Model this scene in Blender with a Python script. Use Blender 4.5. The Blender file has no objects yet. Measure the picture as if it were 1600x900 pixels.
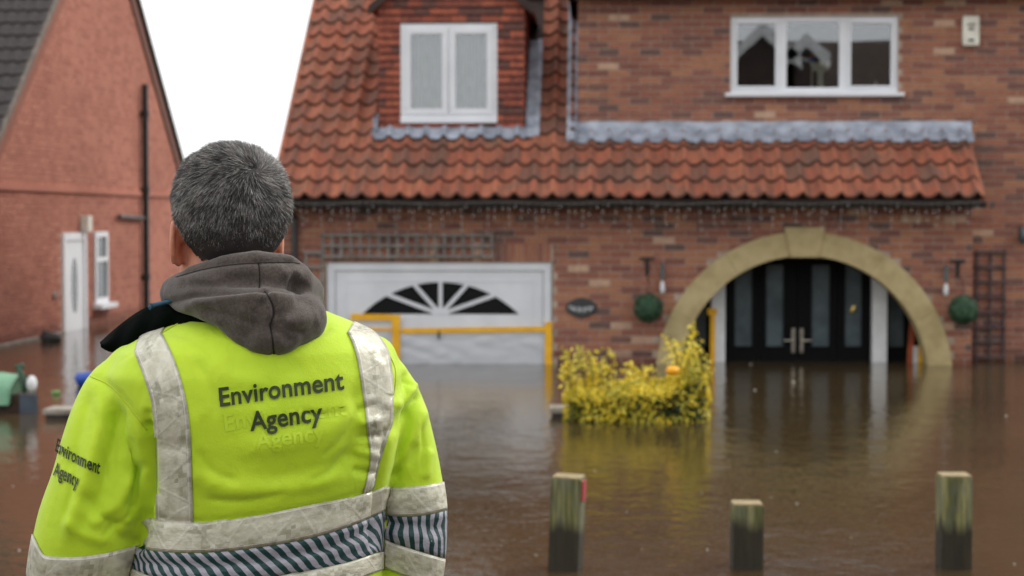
import bpy, bmesh, math, random
import numpy as np
from mathutils import Vector, Matrix, noise
from mathutils.bvhtree import BVHTree
R = math.radians
random.seed(7); rng = np.random.default_rng(7)
sc = bpy.context.scene
C = sc.collection

# ------------------------------------------------------------------ camera
F = 2900.0                       # focal length in photo pixels (1600 wide)
HC = 1.56                        # camera height above the flood water
PSI = math.atan(120 / F); PHI = math.atan(112 / F)
cam_d = bpy.data.cameras.new('camera'); cam = bpy.data.objects.new('camera', cam_d); C.objects.link(cam)
cam.location = (0, 0, HC); cam.rotation_euler = (R(90) - PHI, 0, PSI)
cam_d.lens = F / 1600 * 36; cam_d.sensor_width = 36; cam_d.clip_start = 0.05; cam_d.clip_end = 3000
cam_d.dof.use_dof = True; cam_d.dof.focus_distance = 2.47; cam_d.dof.aperture_fstop = 8.7; cam_d.dof.aperture_blades = 0
sc.camera = cam
# ------------------------------------------------------------------ sky, sun, exposure
SUN_EL, SUN_AZ = R(40), R(55)    # azimuth measured from +Y (away from the camera) towards +X (right)
w = bpy.data.worlds.new('World'); sc.world = w; w.use_nodes = True
nt = w.node_tree; nt.nodes.clear()
out = nt.nodes.new('ShaderNodeOutputWorld')
sky = nt.nodes.new('ShaderNodeTexSky'); sky.sky_type = 'NISHITA'; sky.sun_disc = False
sky.sun_elevation = SUN_EL; sky.sun_rotation = SUN_AZ; sky.air_density = 1.0; sky.dust_density = 3.0
b1 = nt.nodes.new('ShaderNodeBackground'); b1.inputs['Strength'].default_value = 0.07
nt.links.new(sky.outputs[0], b1.inputs['Color'])
tc = nt.nodes.new('ShaderNodeTexCoord')
mp = nt.nodes.new('ShaderNodeMapping'); mp.inputs['Scale'].default_value = (1, 1, 4)
nz = nt.nodes.new('ShaderNodeTexNoise'); nz.inputs['Scale'].default_value = 2.2; nz.inputs['Detail'].default_value = 6
nt.links.new(tc.outputs['Generated'], mp.inputs[0]); nt.links.new(mp.outputs[0], nz.inputs['Vector'])
rp = nt.nodes.new('ShaderNodeValToRGB')
rp.color_ramp.elements[0].position = .3; rp.color_ramp.elements[0].color = (.90, .925, .95, 1)
rp.color_ramp.elements[1].position = .62; rp.color_ramp.elements[1].color = (1.0, 1.0, 1.0, 1)
nt.links.new(nz.outputs['Fac'], rp.inputs[0])
b2 = nt.nodes.new('ShaderNodeBackground'); b2.inputs['Strength'].default_value = 1.22
nt.links.new(rp.outputs[0], b2.inputs['Color'])
ad = nt.nodes.new('ShaderNodeMixShader'); ad.inputs[0].default_value = 0.9      # nine tenths cloud
nt.links.new(b1.outputs[0], ad.inputs[1]); nt.links.new(b2.outputs[0], ad.inputs[2]); nt.links.new(ad.outputs[0], out.inputs['Surface'])
sl = bpy.data.lights.new('sun', 'SUN'); sl.energy = 1.3; sl.angle = R(14); sl.color = (1, .96, .9)
so = bpy.data.objects.new('sun', sl); C.objects.link(so)
sd = Vector((math.sin(SUN_AZ) * math.cos(SUN_EL), math.cos(SUN_AZ) * math.cos(SUN_EL), math.sin(SUN_EL)))
so.rotation_euler = sd.to_track_quat('Z', 'Y').to_euler(); so.location = sd * 50
sc.view_settings.view_transform = 'Standard'; sc.view_settings.look = 'None'
sc.view_settings.exposure = 0.3; sc.view_settings.gamma = 1.0
try:
    sc.cycles.use_denoising = True; sc.cycles.max_bounces = 8; sc.cycles.transparent_max_bounces = 12
except Exception: pass

# ------------------------------------------------------------------ helpers
fwd = Vector((-math.sin(PSI) * math.cos(PHI), math.cos(PSI) * math.cos(PHI), -math.sin(PHI)))
rgt = Vector((math.cos(PSI), math.sin(PSI), 0)); upv = rgt.cross(fwd)
CAM = Vector((0, 0, HC))
def ray(px, py): return (fwd + rgt * ((px - 800) / F) + upv * ((450 - py) / F))
def at(px, py, Y):               # design-time measure: where the photo's pixel lies at distance Y
    d = ray(px, py); return CAM + d * (Y / d.y)
def proj(p):
    d = Vector(p) - CAM; k = F / d.dot(fwd); return 800 + d.dot(rgt) * k, 450 - d.dot(upv) * k
def projn(P):
    D = np.asarray(P) - np.array(CAM); k = F / (D @ np.array(fwd))
    return 800 + (D @ np.array(rgt)) * k, 450 - (D @ np.array(upv)) * k

class MB:
    def __init__(s): s.v = []; s.f = []; s.m = []
    def quad(s, a, b, c, d, m=0):
        n = len(s.v); s.v += [tuple(a), tuple(b), tuple(c), tuple(d)]; s.f.append((n, n+1, n+2, n+3)); s.m.append(m)
    def add(s, vs, fs, m=0):
        n = len(s.v); s.v += [tuple(v) for v in vs]; s.f += [tuple(i + n for i in f) for f in fs]; s.m += [m] * len(fs)
    def box(s, x0, x1, y0, y1, z0, z1, m=0):
        s.add([(x0,y0,z0),(x1,y0,z0),(x1,y1,z0),(x0,y1,z0),(x0,y0,z1),(x1,y0,z1),(x1,y1,z1),(x0,y1,z1)],
              [(0,3,2,1),(4,5,6,7),(0,1,5,4),(1,2,6,5),(2,3,7,6),(3,0,4,7)], m)
    def bar(s, a, b, r, n=8, r2=None, m=0):
        a, b = Vector(a), Vector(b); d = (b - a)
        if d.length < 1e-6: return
        d.normalize(); u = d.orthogonal().normalized(); v = d.cross(u); r2 = r if r2 is None else r2
        vs = []
        for k in range(n):
            t = 2 * math.pi * k / n; o = u * math.cos(t) + v * math.sin(t); vs += [a + o * r, b + o * r2]
        fs = [(2*k, (2*k+2) % (2*n), (2*k+3) % (2*n), 2*k+1) for k in range(n)]
        fs += [tuple(range(2*n-2, -1, -2)), tuple(range(1, 2*n, 2))]
        s.add(vs, fs, m)
    def tube(s, pts, rad, n=8, closed=False, m=0, flat=1.0):
        pts = [Vector(p) for p in pts]; N = len(pts); rad = rad if hasattr(rad, '__len__') else [rad] * N
        vs = []; u = None
        for i, p in enumerate(pts):
            if closed: t = pts[(i+1) % N] - pts[i-1]
            else: t = pts[min(i+1, N-1)] - pts[max(i-1, 0)]
            t.normalize()
            if u is None: u = t.orthogonal().normalized() if abs(t.z) > .9 else Vector((0,0,1)).cross(t).normalized()
            u = (u - t * u.dot(t)).normalized(); v = t.cross(u)
            for k in range(n):
                q = 2 * math.pi * k / n; vs.append(p + (u * math.cos(q) * flat + v * math.sin(q)) * rad[i])
        fs = []
        for i in range(N if closed else N-1):
            j = (i + 1) % N
            for k in range(n):
                l = (k + 1) % n; fs.append((i*n+k, i*n+l, j*n+l, j*n+k))
        if not closed: fs += [tuple(range(n-1, -1, -1)), tuple(range((N-1)*n, N*n))]
        s.add(vs, fs, m)
    def ell(s, c, r, axes=None, nu=20, nv=12, m=0, power=1.0):
        c = Vector(c); A = axes or (Vector((1,0,0)), Vector((0,1,0)), Vector((0,0,1)))
        vs = [c + A[2] * r[2]]
        for j in range(1, nv):
            t = math.pi * j / nv
            for i in range(nu):
                q = 2 * math.pi * i / nu
                vs.append(c + A[0]*(r[0]*math.sin(t)*math.cos(q)) + A[1]*(r[1]*math.sin(t)*math.sin(q)) + A[2]*(r[2]*math.cos(t)))
        vs.append(c - A[2] * r[2]); L = len(vs) - 1; fs = []
        for i in range(nu): fs.append((0, 1+i, 1+(i+1) % nu))
        for j in range(nv-2):
            for i in range(nu):
                a = 1+j*nu+i; b = 1+j*nu+(i+1) % nu; fs.append((a, a+nu, b+nu, b))
        for i in range(nu): a = 1+(nv-2)*nu; fs.append((a+i, L, a+(i+1) % nu))
        s.add(vs, fs, m)
    def lathe(s, c, prof, n=16, m=0):
        c = Vector(c); vs = []; fs = []
        for r, z in prof:
            for k in range(n):
                q = 2*math.pi*k/n; vs.append((c.x + r*math.cos(q), c.y + r*math.sin(q), c.z + z))
        for i in range(len(prof)-1):
            for k in range(n): l = (k+1) % n; fs.append((i*n+k, i*n+l, (i+1)*n+l, (i+1)*n+k))
        fs += [tuple(range(n-1, -1, -1)), tuple(range((len(prof)-1)*n, len(prof)*n))]
        s.add(vs, fs, m)
    def mesh(s, name, mats, smooth=False):
        me = bpy.data.meshes.new(name); me.from_pydata([tuple(v) for v in s.v], [], s.f)
        for mt in (mats if isinstance(mats, (list, tuple)) else [mats]): me.materials.append(mt)
        if any(s.m): me.polygons.foreach_set('material_index', s.m)
        if smooth: me.polygons.foreach_set('use_smooth', [True] * len(me.polygons))
        me.update(); return me
    def build(s, name, mats, parent=None, smooth=False, bevel=0):
        me = s.mesh(name, mats, smooth)
        if bevel:
            bm = bmesh.new(); bm.from_mesh(me); bmesh.ops.remove_doubles(bm, verts=bm.verts, dist=1e-5)
            es = [e for e in bm.edges if len(e.link_faces) == 2 and e.calc_face_angle(0) > .6]
            bmesh.ops.bevel(bm, geom=es, offset=bevel, segments=2, affect='EDGES', profile=.6, clamp_overlap=True)
            bm.to_mesh(me); bm.free()
        o = bpy.data.objects.new(name, me); C.objects.link(o)
        if parent is not None: put(o, parent)
        return o
def origin(p):                                                   # where a parent's frame sits
    v = Vector((0,0,0))
    while p is not None: v = v + p.location; p = p.parent
    return v
def put(o, parent, world=True):
    o.parent = parent
    if world: o.location = o.location - origin(parent)
def empty(name, loc, label, cat, group=None):
    o = bpy.data.objects.new(name, None); C.objects.link(o); o.location = loc; o.empty_display_size = .1
    o['label'] = label; o['category'] = cat
    if group: o['group'] = group
    return o
def tag(o, label, cat, group=None):
    o['label'] = label; o['category'] = cat
    if group: o['group'] = group
    return o
def struct(o): o['kind'] = 'structure'; return o
def stuff(o): o['kind'] = 'stuff'; return o
def inst(name, me, loc, rot, parent, scale=None):
    o = bpy.data.objects.new(name, me); C.objects.link(o); o.parent = parent
    o.location = Vector(loc) - origin(parent); o.rotation_euler = rot
    if scale: o.scale = scale
    return o

# ------------------------------------------------------------------ materials
def lin(c):
    f = lambda x: (x/255/12.92) if x <= 10.3 else ((x/255+.055)/1.055)**2.4
    return (f(c[0]), f(c[1]), f(c[2]), 1)
class N:
    def __init__(s, name):
        s.mat = bpy.data.materials.new(name); s.mat.use_nodes = True; s.t = s.mat.node_tree; s.t.nodes.clear()
        s.o = s.t.nodes.new('ShaderNodeOutputMaterial'); s.p = s.t.nodes.new('ShaderNodeBsdfPrincipled')
        s.t.links.new(s.p.outputs[0], s.o.inputs['Surface'])
    def n(s, ty, **kw):
        nd = s.t.nodes.new(ty)
        for k, v in kw.items():
            if k.startswith('i_'):
                k = k[2:]; k = int(k) if k.isdigit() else k.replace('_', ' ')
                if isinstance(v, bpy.types.NodeSocket): s.t.links.new(v, nd.inputs[k])
                else: nd.inputs[k].default_value = v
            else: setattr(nd, k, v)
        return nd
    def set(s, **kw):
        for k, v in kw.items():
            k = k.replace('_', ' ')
            if isinstance(v, bpy.types.NodeSocket): s.t.links.new(v, s.p.inputs[k])
            else: s.p.inputs[k].default_value = v
        return s
    def coord(s, kind='Object'): return s.n('ShaderNodeTexCoord').outputs[kind]
    def map(s, vec, scale=(1,1,1), loc=(0,0,0), rot=(0,0,0)):
        return s.n('ShaderNodeMapping', i_0=vec, i_Scale=scale, i_Location=loc, i_Rotation=rot).outputs[0]
    def noise(s, vec, scale, detail=4, rough=.55, dist=0):
        return s.n('ShaderNodeTexNoise', i_Vector=vec, i_Scale=scale, i_Detail=detail, i_Roughness=rough, i_Distortion=dist).outputs['Fac']
    def ramp(s, fac, stops, interp='LINEAR'):
        r = s.n('ShaderNodeValToRGB', i_0=fac); cr = r.color_ramp; cr.interpolation = interp
        while len(cr.elements) < len(stops): cr.elements.new(.5)
        for e, (p, c) in zip(cr.elements, stops): e.position = p; e.color = c if len(c) == 4 else (*c, 1)
        return r.outputs[0]
    def mix(s, fac, a, b, mode='MIX'):
        m = s.n('ShaderNodeMix', data_type='RGBA', blend_type=mode)
        for i, v in ((0, fac), (6, a), (7, b)):
            if isinstance(v, bpy.types.NodeSocket): s.t.links.new(v, m.inputs[i])
            else: m.inputs[i].default_value = v
        return m.outputs[2]
    def math(s, op, a, b=0.0, c=0.0, clamp=False):
        m = s.n('ShaderNodeMath', operation=op, use_clamp=clamp)
        for i, v in enumerate((a, b, c)):
            if isinstance(v, bpy.types.NodeSocket): s.t.links.new(v, m.inputs[i])
            else: m.inputs[i].default_value = v
        return m.outputs[0]
    def bump(s, h, dist=.01, strength=1.0, normal=None):
        kw = dict(i_Height=h, i_Distance=dist, i_Strength=strength)
        if normal is not None: kw['i_Normal'] = normal
        b = s.n('ShaderNodeBump', **kw); s.t.links.new(b.outputs[0], s.p.inputs['Normal']); return b.outputs[0]
    def rnd(s, kind):
        return s.n('ShaderNodeObjectInfo').outputs['Random'] if kind == 'object' else s.n('ShaderNodeNewGeometry').outputs['Random Per Island']
G = lambda v: (v, v, v, 1)
def simple(name, c1, c2=None, scale=6, rough=.6, bump=.0, bscale=60, metal=0, spec=.5, stretch=(1,1,1), detail=5):
    m = N(name); co = m.map(m.coord(), stretch); c2 = c2 or tuple(x*.8 for x in c1)
    fac = m.ramp(m.noise(co, scale, detail), [(.35, G(0)), (.65, G(1))])
    m.set(Base_Color=m.mix(fac, lin(c1), lin(c2)), Roughness=rough, Metallic=metal); m.p.inputs['Specular IOR Level'].default_value = spec
    if bump: m.bump(m.noise(co, bscale, 3), bump)
    return m.mat
def brick_mat(name, kind, cols, soot=.35):
    m = N(name); co = m.coord(); r = m.rnd(kind)
    stops = []; acc = 0
    for wgt, c in cols: stops.append((acc, lin(c))); acc += wgt
    base = m.ramp(r, stops, 'CONSTANT')
    off = m.n('ShaderNodeVectorMath', operation='ADD', i_0=co); m.t.links.new(m.n('ShaderNodeCombineXYZ', i_0=m.math('MULTIPLY', r, 37.0), i_2=m.math('MULTIPLY', r, 11.0)).outputs[0], off.inputs[1])
    v = off.outputs[0]
    c = m.mix(m.math('MULTIPLY', m.ramp(m.noise(v, 14, 6, .7), [(.45, G(0)), (.7, G(1))]), soot), base, lin((78, 54, 50)))
    c = m.mix(m.math('MULTIPLY', m.ramp(m.noise(v, 45, 4), [(.5, G(0)), (.72, G(1))]), .3), c, lin((198, 160, 138)))
    gw = m.n('ShaderNodeNewGeometry').outputs['Position']                       # tide mark left by the flood, and large stains
    z = m.n('ShaderNodeSeparateXYZ', i_0=gw).outputs[2]
    wet = m.math('SUBTRACT', 1.0, m.math('DIVIDE', m.math('SUBTRACT', z, m.math('MULTIPLY', m.noise(m.map(gw, (1.5,1.5,.2)), 2.5), .16)), .1), clamp=True)
    c = m.mix(m.math('MULTIPLY', wet, .55), c, lin((82, 48, 40)))
    big = m.ramp(m.noise(gw, .7, 4), [(.35, G(0)), (.7, G(1))])
    c = m.mix(m.math('MULTIPLY', big, .25), c, lin((110, 66, 52)))
    m.set(Base_Color=c, Roughness=.88); m.p.inputs['Specular IOR Level'].default_value = .25
    m.bump(m.noise(v, 90, 4), .004); return m.mat
main_cols = [(.26,(164,110,88)), (.2,(150,98,82)), (.16,(174,122,94)), (.12,(142,96,84)), (.1,(130,86,76)), (.07,(120,88,80)), (.05,(104,84,80)), (.04,(200,166,140))]
M = {}
M['brick_o'] = brick_mat('red_mixed_brick', 'object', main_cols)
M['brick_i'] = brick_mat('red_mixed_brick_joined', 'island', main_cols)
M['brick_l'] = brick_mat('orange_red_brick', 'island', [(.35,(186,122,103)), (.3,(178,114,96)), (.25,(192,128,108)), (.1,(170,108,92))], .15)
M['mortar'] = simple('mortar', (186,166,150), (158,138,124), 9, .95, .003, 120, spec=.2)
M['mortar_l'] = simple('pinkish_mortar', (200,154,136), (188,142,124), 9, .95, .003, 120, spec=.2)
def tile_mat(name, edge=False, kind='object'):
    m = N(name); co = m.coord(); r = m.rnd(kind)
    base = m.ramp(r, [(0, lin((168,98,74))), (.3, lin((158,90,68))), (.55, lin((174,106,80))), (.75, lin((146,88,70))), (.9, lin((128,86,72)))], 'CONSTANT')
    off = m.n('ShaderNodeVectorMath', operation='ADD', i_0=co); m.t.links.new(m.n('ShaderNodeCombineXYZ', i_0=m.math('MULTIPLY', r, 31.0), i_1=m.math('MULTIPLY', r, 17.0)).outputs[0], off.inputs[1])
    v = off.outputs[0]
    c = m.mix(m.math('MULTIPLY', m.ramp(m.noise(v, 12, 6, .65), [(.46, G(0)), (.68, G(1))]), .5), base, lin((124,88,72)))
    gw = m.n('ShaderNodeNewGeometry').outputs['Position']
    c = m.mix(m.math('MULTIPLY', m.ramp(m.noise(gw, 2.6, 6, .65), [(.5, G(0)), (.66, G(1))]), .6), c, lin((106,94,82)))     # lichen patches
    moss = m.ramp(m.noise(gw, 5.5, 5, .7), [(.62, G(0)), (.7, G(1))])
    c = m.mix(m.math('MULTIPLY', moss, .6), c, lin((92,88,44)))
    streak = m.ramp(m.noise(m.map(gw, (1,.12,.12)), 17, 5, .65), [(.46, G(0)), (.64, G(1))])
    c = m.mix(m.math('MULTIPLY', streak, .6), c, lin((88,70,60)))      # run-off stains
    if edge: c = m.mix(.62, c, lin((66,54,46)))  # edge tone: algae dirt plus the lip's shade put into the colour
    m.set(Base_Color=c, Roughness=.85); m.p.inputs['Specular IOR Level'].default_value = .3
    m.bump(m.noise(v, 130, 4), .004); return m.mat
M['tile'] = tile_mat('clay_pantile'); M['tile_edge'] = tile_mat('shaded_weathered_pantile_edge', True)
M['tile_i'] = tile_mat('clay_pantile_joined', False, 'island'); M['tile_ei'] = tile_mat('shaded_weathered_edge_joined', True, 'island')
def hang_mat():
    m = N('hanging_tile_clay'); co = m.coord(); r = m.rnd('object')
    base = m.ramp(r, [(0, lin((172,92,68))), (.35, lin((158,82,62))), (.65, lin((140,74,58))), (.85, lin((106,68,60)))], 'CONSTANT')
    gw = m.n('ShaderNodeNewGeometry').outputs['Position']
    c = m.mix(m.math('MULTIPLY', m.ramp(m.noise(gw, 16, 5, .7), [(.45, G(0)), (.68, G(1))]), .75), base, lin((70,50,46)))
    m.set(Base_Color=c, Roughness=.85); m.bump(m.noise(gw, 150, 3), .003); return m.mat
M['hang'] = hang_mat(); M['hang_edge'] = simple('dark_tile_edge', (70,46,40), (54,38,34), 14, .9)
M['verge'] = simple('grey_verge_mortar', (128,118,108), (104,94,86), 8, .9)
M['dark_tile'] = simple('dark_brown_concrete_tile', (60,54,52), (46,41,40), 7, .85, .004, 90)
M['lead'] = simple('lead_flashing', (176,182,194), (128,134,146), 5, .55, .004, 30, metal=.15, stretch=(1,1,2))
M['upvc'] = simple('white_upvc', (232,234,238), (222,224,228), 3, .35, 0)
M['upvc_old'] = simple('white_painted_door', (226,228,232), (214,216,220), 3, .4, .001, 30)
M['black_pl'] = simple('black_plastic', (34,34,36), (46,46,46), 8, .4)
M['black_door'] = simple('black_door_paint', (5,5,6), (9,9,10), 5, .6, .0008, 80, spec=.12)
M['black_rubber'] = simple('dark_debris', (40,40,44), (58,56,54), 12, .7, .01, 30)
M['stone'] = simple('sandstone', (190,172,128), (168,150,106), 6, .9, .003, 90, detail=8)
M['yellow'] = simple('yellow_tape', (246,186,10), (232,168,8), 8, .5, .001, 30)
M['trellis'] = simple('weathered_trellis_wood', (150,144,136), (118,110,104), 10, .85, .003, 80, stretch=(1,1,1))
M['trellis_d'] = simple('dark_trellis_wood', (98,82,80), (72,60,60), 10, .85, .003, 80)
M['soffit'] = simple('brown_soffit', (64,48,42), (50,38,34), 5, .8)
M['room'] = simple('dark_room', (58,54,50), (46,42,40), 3, .9)
M['steel'] = simple('brushed_steel', (190,184,170), (160,154,140), 20, .3, metal=.9)
M['brass'] = simple('brass', (214,190,110), (190,160,90), 20, .3, metal=.9)
M['curtain'] = simple('net_curtain', (176,178,168), (140,144,134), 14, .9, .004, 60, stretch=(3,3,.6))
M['frost'] = simple('frosted_panel', (84,96,100), (62,72,76), 4, .18, .002, 70)
M['plaque'] = simple('slate_plaque', (44,48,52), (56,58,60), 12, .5)
M['white_paint'] = simple('white_paint', (225,226,226), (205,206,206), 6, .5)
M['cream'] = simple('cream_plastic', (232,228,212), (214,210,196), 5, .4)
M['concrete'] = simple('weathered_concrete', (168,160,148), (122,114,102), 7, .9, .004, 60)
M['dark_wet'] = simple('dark_wet_stone', (54,46,38), (36,32,28), 7, .5, .004, 60)
M['boat_green'] = simple('green_tarpaulin', (112,160,126), (84,128,98), 4, .55, .01, 8)
M['boat_dark'] = simple('dark_green_rib', (40,74,50), (30,58,40), 6, .6)
M['hull'] = simple('brown_timber_hull', (70,48,34), (48,34,26), 6, .6, .004, 40)
M['slate_blue'] = simple('blue_grey_fender_board', (70,80,92), (52,60,70), 6, .6)
M['blue'] = simple('blue_plastic', (44,96,196), (34,76,170), 6, .4)
M['bottle'] = simple('green_plastic', (110,160,84), (90,130,70), 6, .4)
M['orange_wood'] = simple('orange_stained_wood', (176,84,40), (140,62,30), 8, .6)
M['ball'] = simple('orange_rubber', (250,176,20), (236,150,16), 4, .4)
M['roof_far'] = simple('brown_roof_tiles', (88,74,66), (70,58,52), 5, .9)
M['vase'] = simple('cream_ceramic', (226,222,200), (206,200,178), 6, .35)
def glass_mat(name, tint=(.9,.92,.92,1), refl=1.0):
    m = N(name); t = m.n('ShaderNodeBsdfTransparent', i_0=tint); g = m.n('ShaderNodeBsdfGlossy', i_Roughness=.015)
    g.inputs['Color'].default_value = (.95,.97,1,1)
    fr = m.n('ShaderNodeFresnel', i_IOR=1.9).outputs[0]
    mx = m.n('ShaderNodeMixShader', i_0=m.math('MULTIPLY', fr, refl, clamp=True)); m.t.links.new(t.outputs[0], mx.inputs[1]); m.t.links.new(g.outputs[0], mx.inputs[2])
    m.bump(m.noise(m.coord(), 1.3, 2), .0006)
    m.t.links.new(m.t.nodes[-1].outputs[0], g.inputs['Normal']) if m.t.nodes[-1].bl_idname == 'ShaderNodeBump' else None
    m.t.links.new(mx.outputs[0], m.o.inputs['Surface']); m.t.nodes.remove(m.p); return m.mat
M['glass'] = glass_mat('window_glass', refl=1.5)
M['glass_dark'] = simple('dark_tinted_glass', (9,10,12), (13,14,16), 2, .12, spec=.12)

def water_mat():
    m = N('muddy_flood_water'); gw = m.n('ShaderNodeNewGeometry').outputs['Position']
    mud = m.mix(m.ramp(m.noise(gw, .35, 4), [(.3, G(0)), (.7, G(1))]), lin((76,63,41)), lin((60,48,31)))
    m.set(Base_Color=mud, Roughness=.035, IOR=1.40)
    big = m.ramp(m.noise(m.map(gw, (.5,.25,1)), .6, 3), [(.35, G(.35)), (.65, G(1))])
    a = m.math('MULTIPLY', m.noise(m.map(gw, (1,.75,1)), 3.2, 3, .5), .011)
    b = m.math('MULTIPLY', m.noise(m.map(gw, (1,.8,1)), 11, 3, .55), .006)
    c = m.math('MULTIPLY', m.noise(m.map(gw, (1,.9,1)), 34, 2, .5), .0014)
    h = m.math('MULTIPLY', m.math('ADD', m.math('ADD', a, b), c), big)
    m.bump(h, 1.0); return m.mat
M['water'] = water_mat()
M['ground'] = simple('muddy_grass_verge', (70,74,40), (88,70,46), 3, .95, .01, 20)
def post_mat():
    m = N('algae_stained_timber'); co = m.coord(); gw = m.n('ShaderNodeNewGeometry').outputs['Position']
    z = m.n('ShaderNodeSeparateXYZ', i_0=gw).outputs[2]
    grain = m.noise(m.map(gw, (14,14,.9)), 4, 6, .6)
    c = m.ramp(grain, [(.3, lin((60,60,32))), (.45, lin((92,92,52))), (.55, lin((124,120,74))), (.7, lin((150,144,104)))])
    c = m.mix(m.math('MULTIPLY', m.ramp(m.noise(m.map(gw, (6,6,2)), 3, 5), [(.45, G(0)), (.65, G(1))]), .6), c, lin((98,102,96)))
    edge = m.math('ADD', .17, m.math('MULTIPLY', m.math('SUBTRACT', m.noise(m.map(gw, (9,9,.1)), 1.3, 3), .5), .22))
    wet = m.ramp(m.math('SUBTRACT', z, edge), [(0, G(1)), (.06, G(0))])
    c = m.mix(m.math('MULTIPLY', wet, .92), c, lin((34,26,18)))
    m.set(Base_Color=c, Roughness=.8); m.bump(grain, .004); return m.mat
M['post'] = post_mat(); M['post_end'] = simple('pale_sawn_end', (166,148,110), (132,116,84), 26, .85, .002, 90)
def leaf_mat():
    m = N('variegated_yellow_leaf'); r = m.rnd('island')
    c = m.ramp(r, [(0, lin((246,222,60))), (.3, lin((234,206,46))), (.55, lin((248,232,96))), (.74, lin((214,194,52))), (.9, lin((150,156,56))), (.96, lin((84,104,44)))], 'CONSTANT')
    gw = m.n('ShaderNodeNewGeometry').outputs['Position']
    c = m.mix(m.math('MULTIPLY', m.ramp(m.noise(gw, 6, 3), [(.5, G(0)), (.62, G(1))]), .5), c, lin((120,128,50)))
    m.set(Base_Color=c, Roughness=.5); return m.mat
M['leaf_y'] = leaf_mat()
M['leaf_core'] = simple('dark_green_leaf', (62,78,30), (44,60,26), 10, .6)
def leafg():
    m = N('green_topiary_leaf'); r = m.rnd('island')
    c = m.ramp(r, [(0, lin((52,88,60))), (.4, lin((42,72,50))), (.75, lin((74,108,78)))], 'CONSTANT'); m.set(Base_Color=c, Roughness=.6); return m.mat
M['leaf_g'] = leafg(); M['twig'] = simple('brown_twig', (84,66,46), (66,52,38), 20, .9)
# clothing and skin
def hivis():
    m = N('hi_vis_yellow_fabric'); co = m.coord()
    n1 = m.noise(co, 7, 5, .6)
    c = m.mix(m.ramp(n1, [(.3, G(0)), (.72, G(1))]), lin((200,229,46)), lin((183,216,34)))
    c = m.mix(m.math('MULTIPLY', m.ramp(m.noise(co, 22, 5, .7), [(.66, G(0)), (.8, G(1))]), .18), c, lin((176,200,40)))   # grubby marks
    m.set(Base_Color=c, Roughness=.62, Sheen_Weight=.15); m.p.inputs['Specular IOR Level'].default_value = .35
    wr = m.noise(m.map(co, (1,1,.55), rot=(0,.5,0)), 8, 3, .5, .6); cre = m.math('MULTIPLY', m.math('ABSOLUTE', m.math('SUBTRACT', wr, .5)), -.006)
    wr2 = m.noise(m.map(co, (1,1,.7), rot=(.3,-.6,0)), 19, 2, .5, .4); cre2 = m.math('MULTIPLY', m.math('ABSOLUTE', m.math('SUBTRACT', wr2, .5)), -.003)
    cre = m.math('ADD', cre, cre2)
    wv = m.n('ShaderNodeTexVoronoi', i_Vector=co, i_Scale=900).outputs['Distance']
    m.bump(m.math('ADD', m.math('ADD', m.math('MULTIPLY', m.noise(co, 16, 4, .55), .003), cre), m.math('MULTIPLY', wv, .00025)), 1.0)
    return m.mat
M['hivis'] = hivis()
M['hivis_seam'] = simple('hi_vis_seam_thread', (190,206,44), (176,190,40), 30, .7)
def silver():
    m = N('silver_reflective_tape'); uv = m.coord('UV'); s = m.n('ShaderNodeSeparateXYZ', i_0=uv); u, v = s.outputs[0], s.outputs[1]
    # u in metres along the tape, v 0..1 across (tape 5 cm wide)
    cell = m.n('ShaderNodeCombineXYZ', i_0=m.math('FLOOR', m.math('MULTIPLY', u, 160)), i_1=m.math('FLOOR', m.math('MULTIPLY', v, 8)))
    wn = m.n('ShaderNodeTexWhiteNoise', i_Vector=cell.outputs[0]).outputs['Value']
    patch = m.ramp(m.noise(m.map(uv, (18, 1.6, 1)), 1.0, 3), [(.44, G(0)), (.6, G(1))])
    c = m.mix(m.ramp(m.noise(m.map(uv, (30,2,1)), 1.6, 5), [(.3, G(0)), (.7, G(1))]), lin((220,216,198)), lin((188,184,160)))
    c = m.mix(m.math('MULTIPLY', patch, m.math('MULTIPLY', wn, .75)), c, lin((132,130,104)))
    # sealing lines of the prism film: slanted welds
    tri = m.math('PINGPONG', m.math('ADD', u, m.math('MULTIPLY', m.noise(m.map(uv, (9,.1,1)), 1.0, 2), .05)), .034)
    d = m.math('ABSOLUTE', m.math('SUBTRACT', tri, m.math('MULTIPLY', v, .034)))
    weld = m.ramp(d, [(0, G(1)), (.0016, G(0))])
    c = m.mix(m.math('MULTIPLY', weld, .18), c, lin((236,235,226)))
    e = m.math('MINIMUM', v, m.math('SUBTRACT', 1.0, v))
    border = m.ramp(m.math('ABSOLUTE', m.math('SUBTRACT', e, .085)), [(.0, G(1)), (.022, G(0))])
    c = m.mix(m.math('MULTIPLY', border, .55), c, lin((236,230,232)))
    rim = m.ramp(e, [(.02, G(1)), (.05, G(0))]); c = m.mix(m.math('MULTIPLY', rim, .5), c, lin((170,166,158)))
    m.set(Base_Color=c, Metallic=.12, Roughness=m.math('ADD', .3, m.math('MULTIPLY', wn, .2)))
    h = m.math('ADD', m.math('MULTIPLY', m.noise(m.map(uv, (40,2,1)), 2, 4), .0016), m.math('MULTIPLY', m.math('ADD', border, weld), .0003))
    m.bump(m.math('ADD', h, m.math('MULTIPLY', m.math('MULTIPLY', wn, patch), .0003)), 1.0); return m.mat
M['silver'] = silver()
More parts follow.
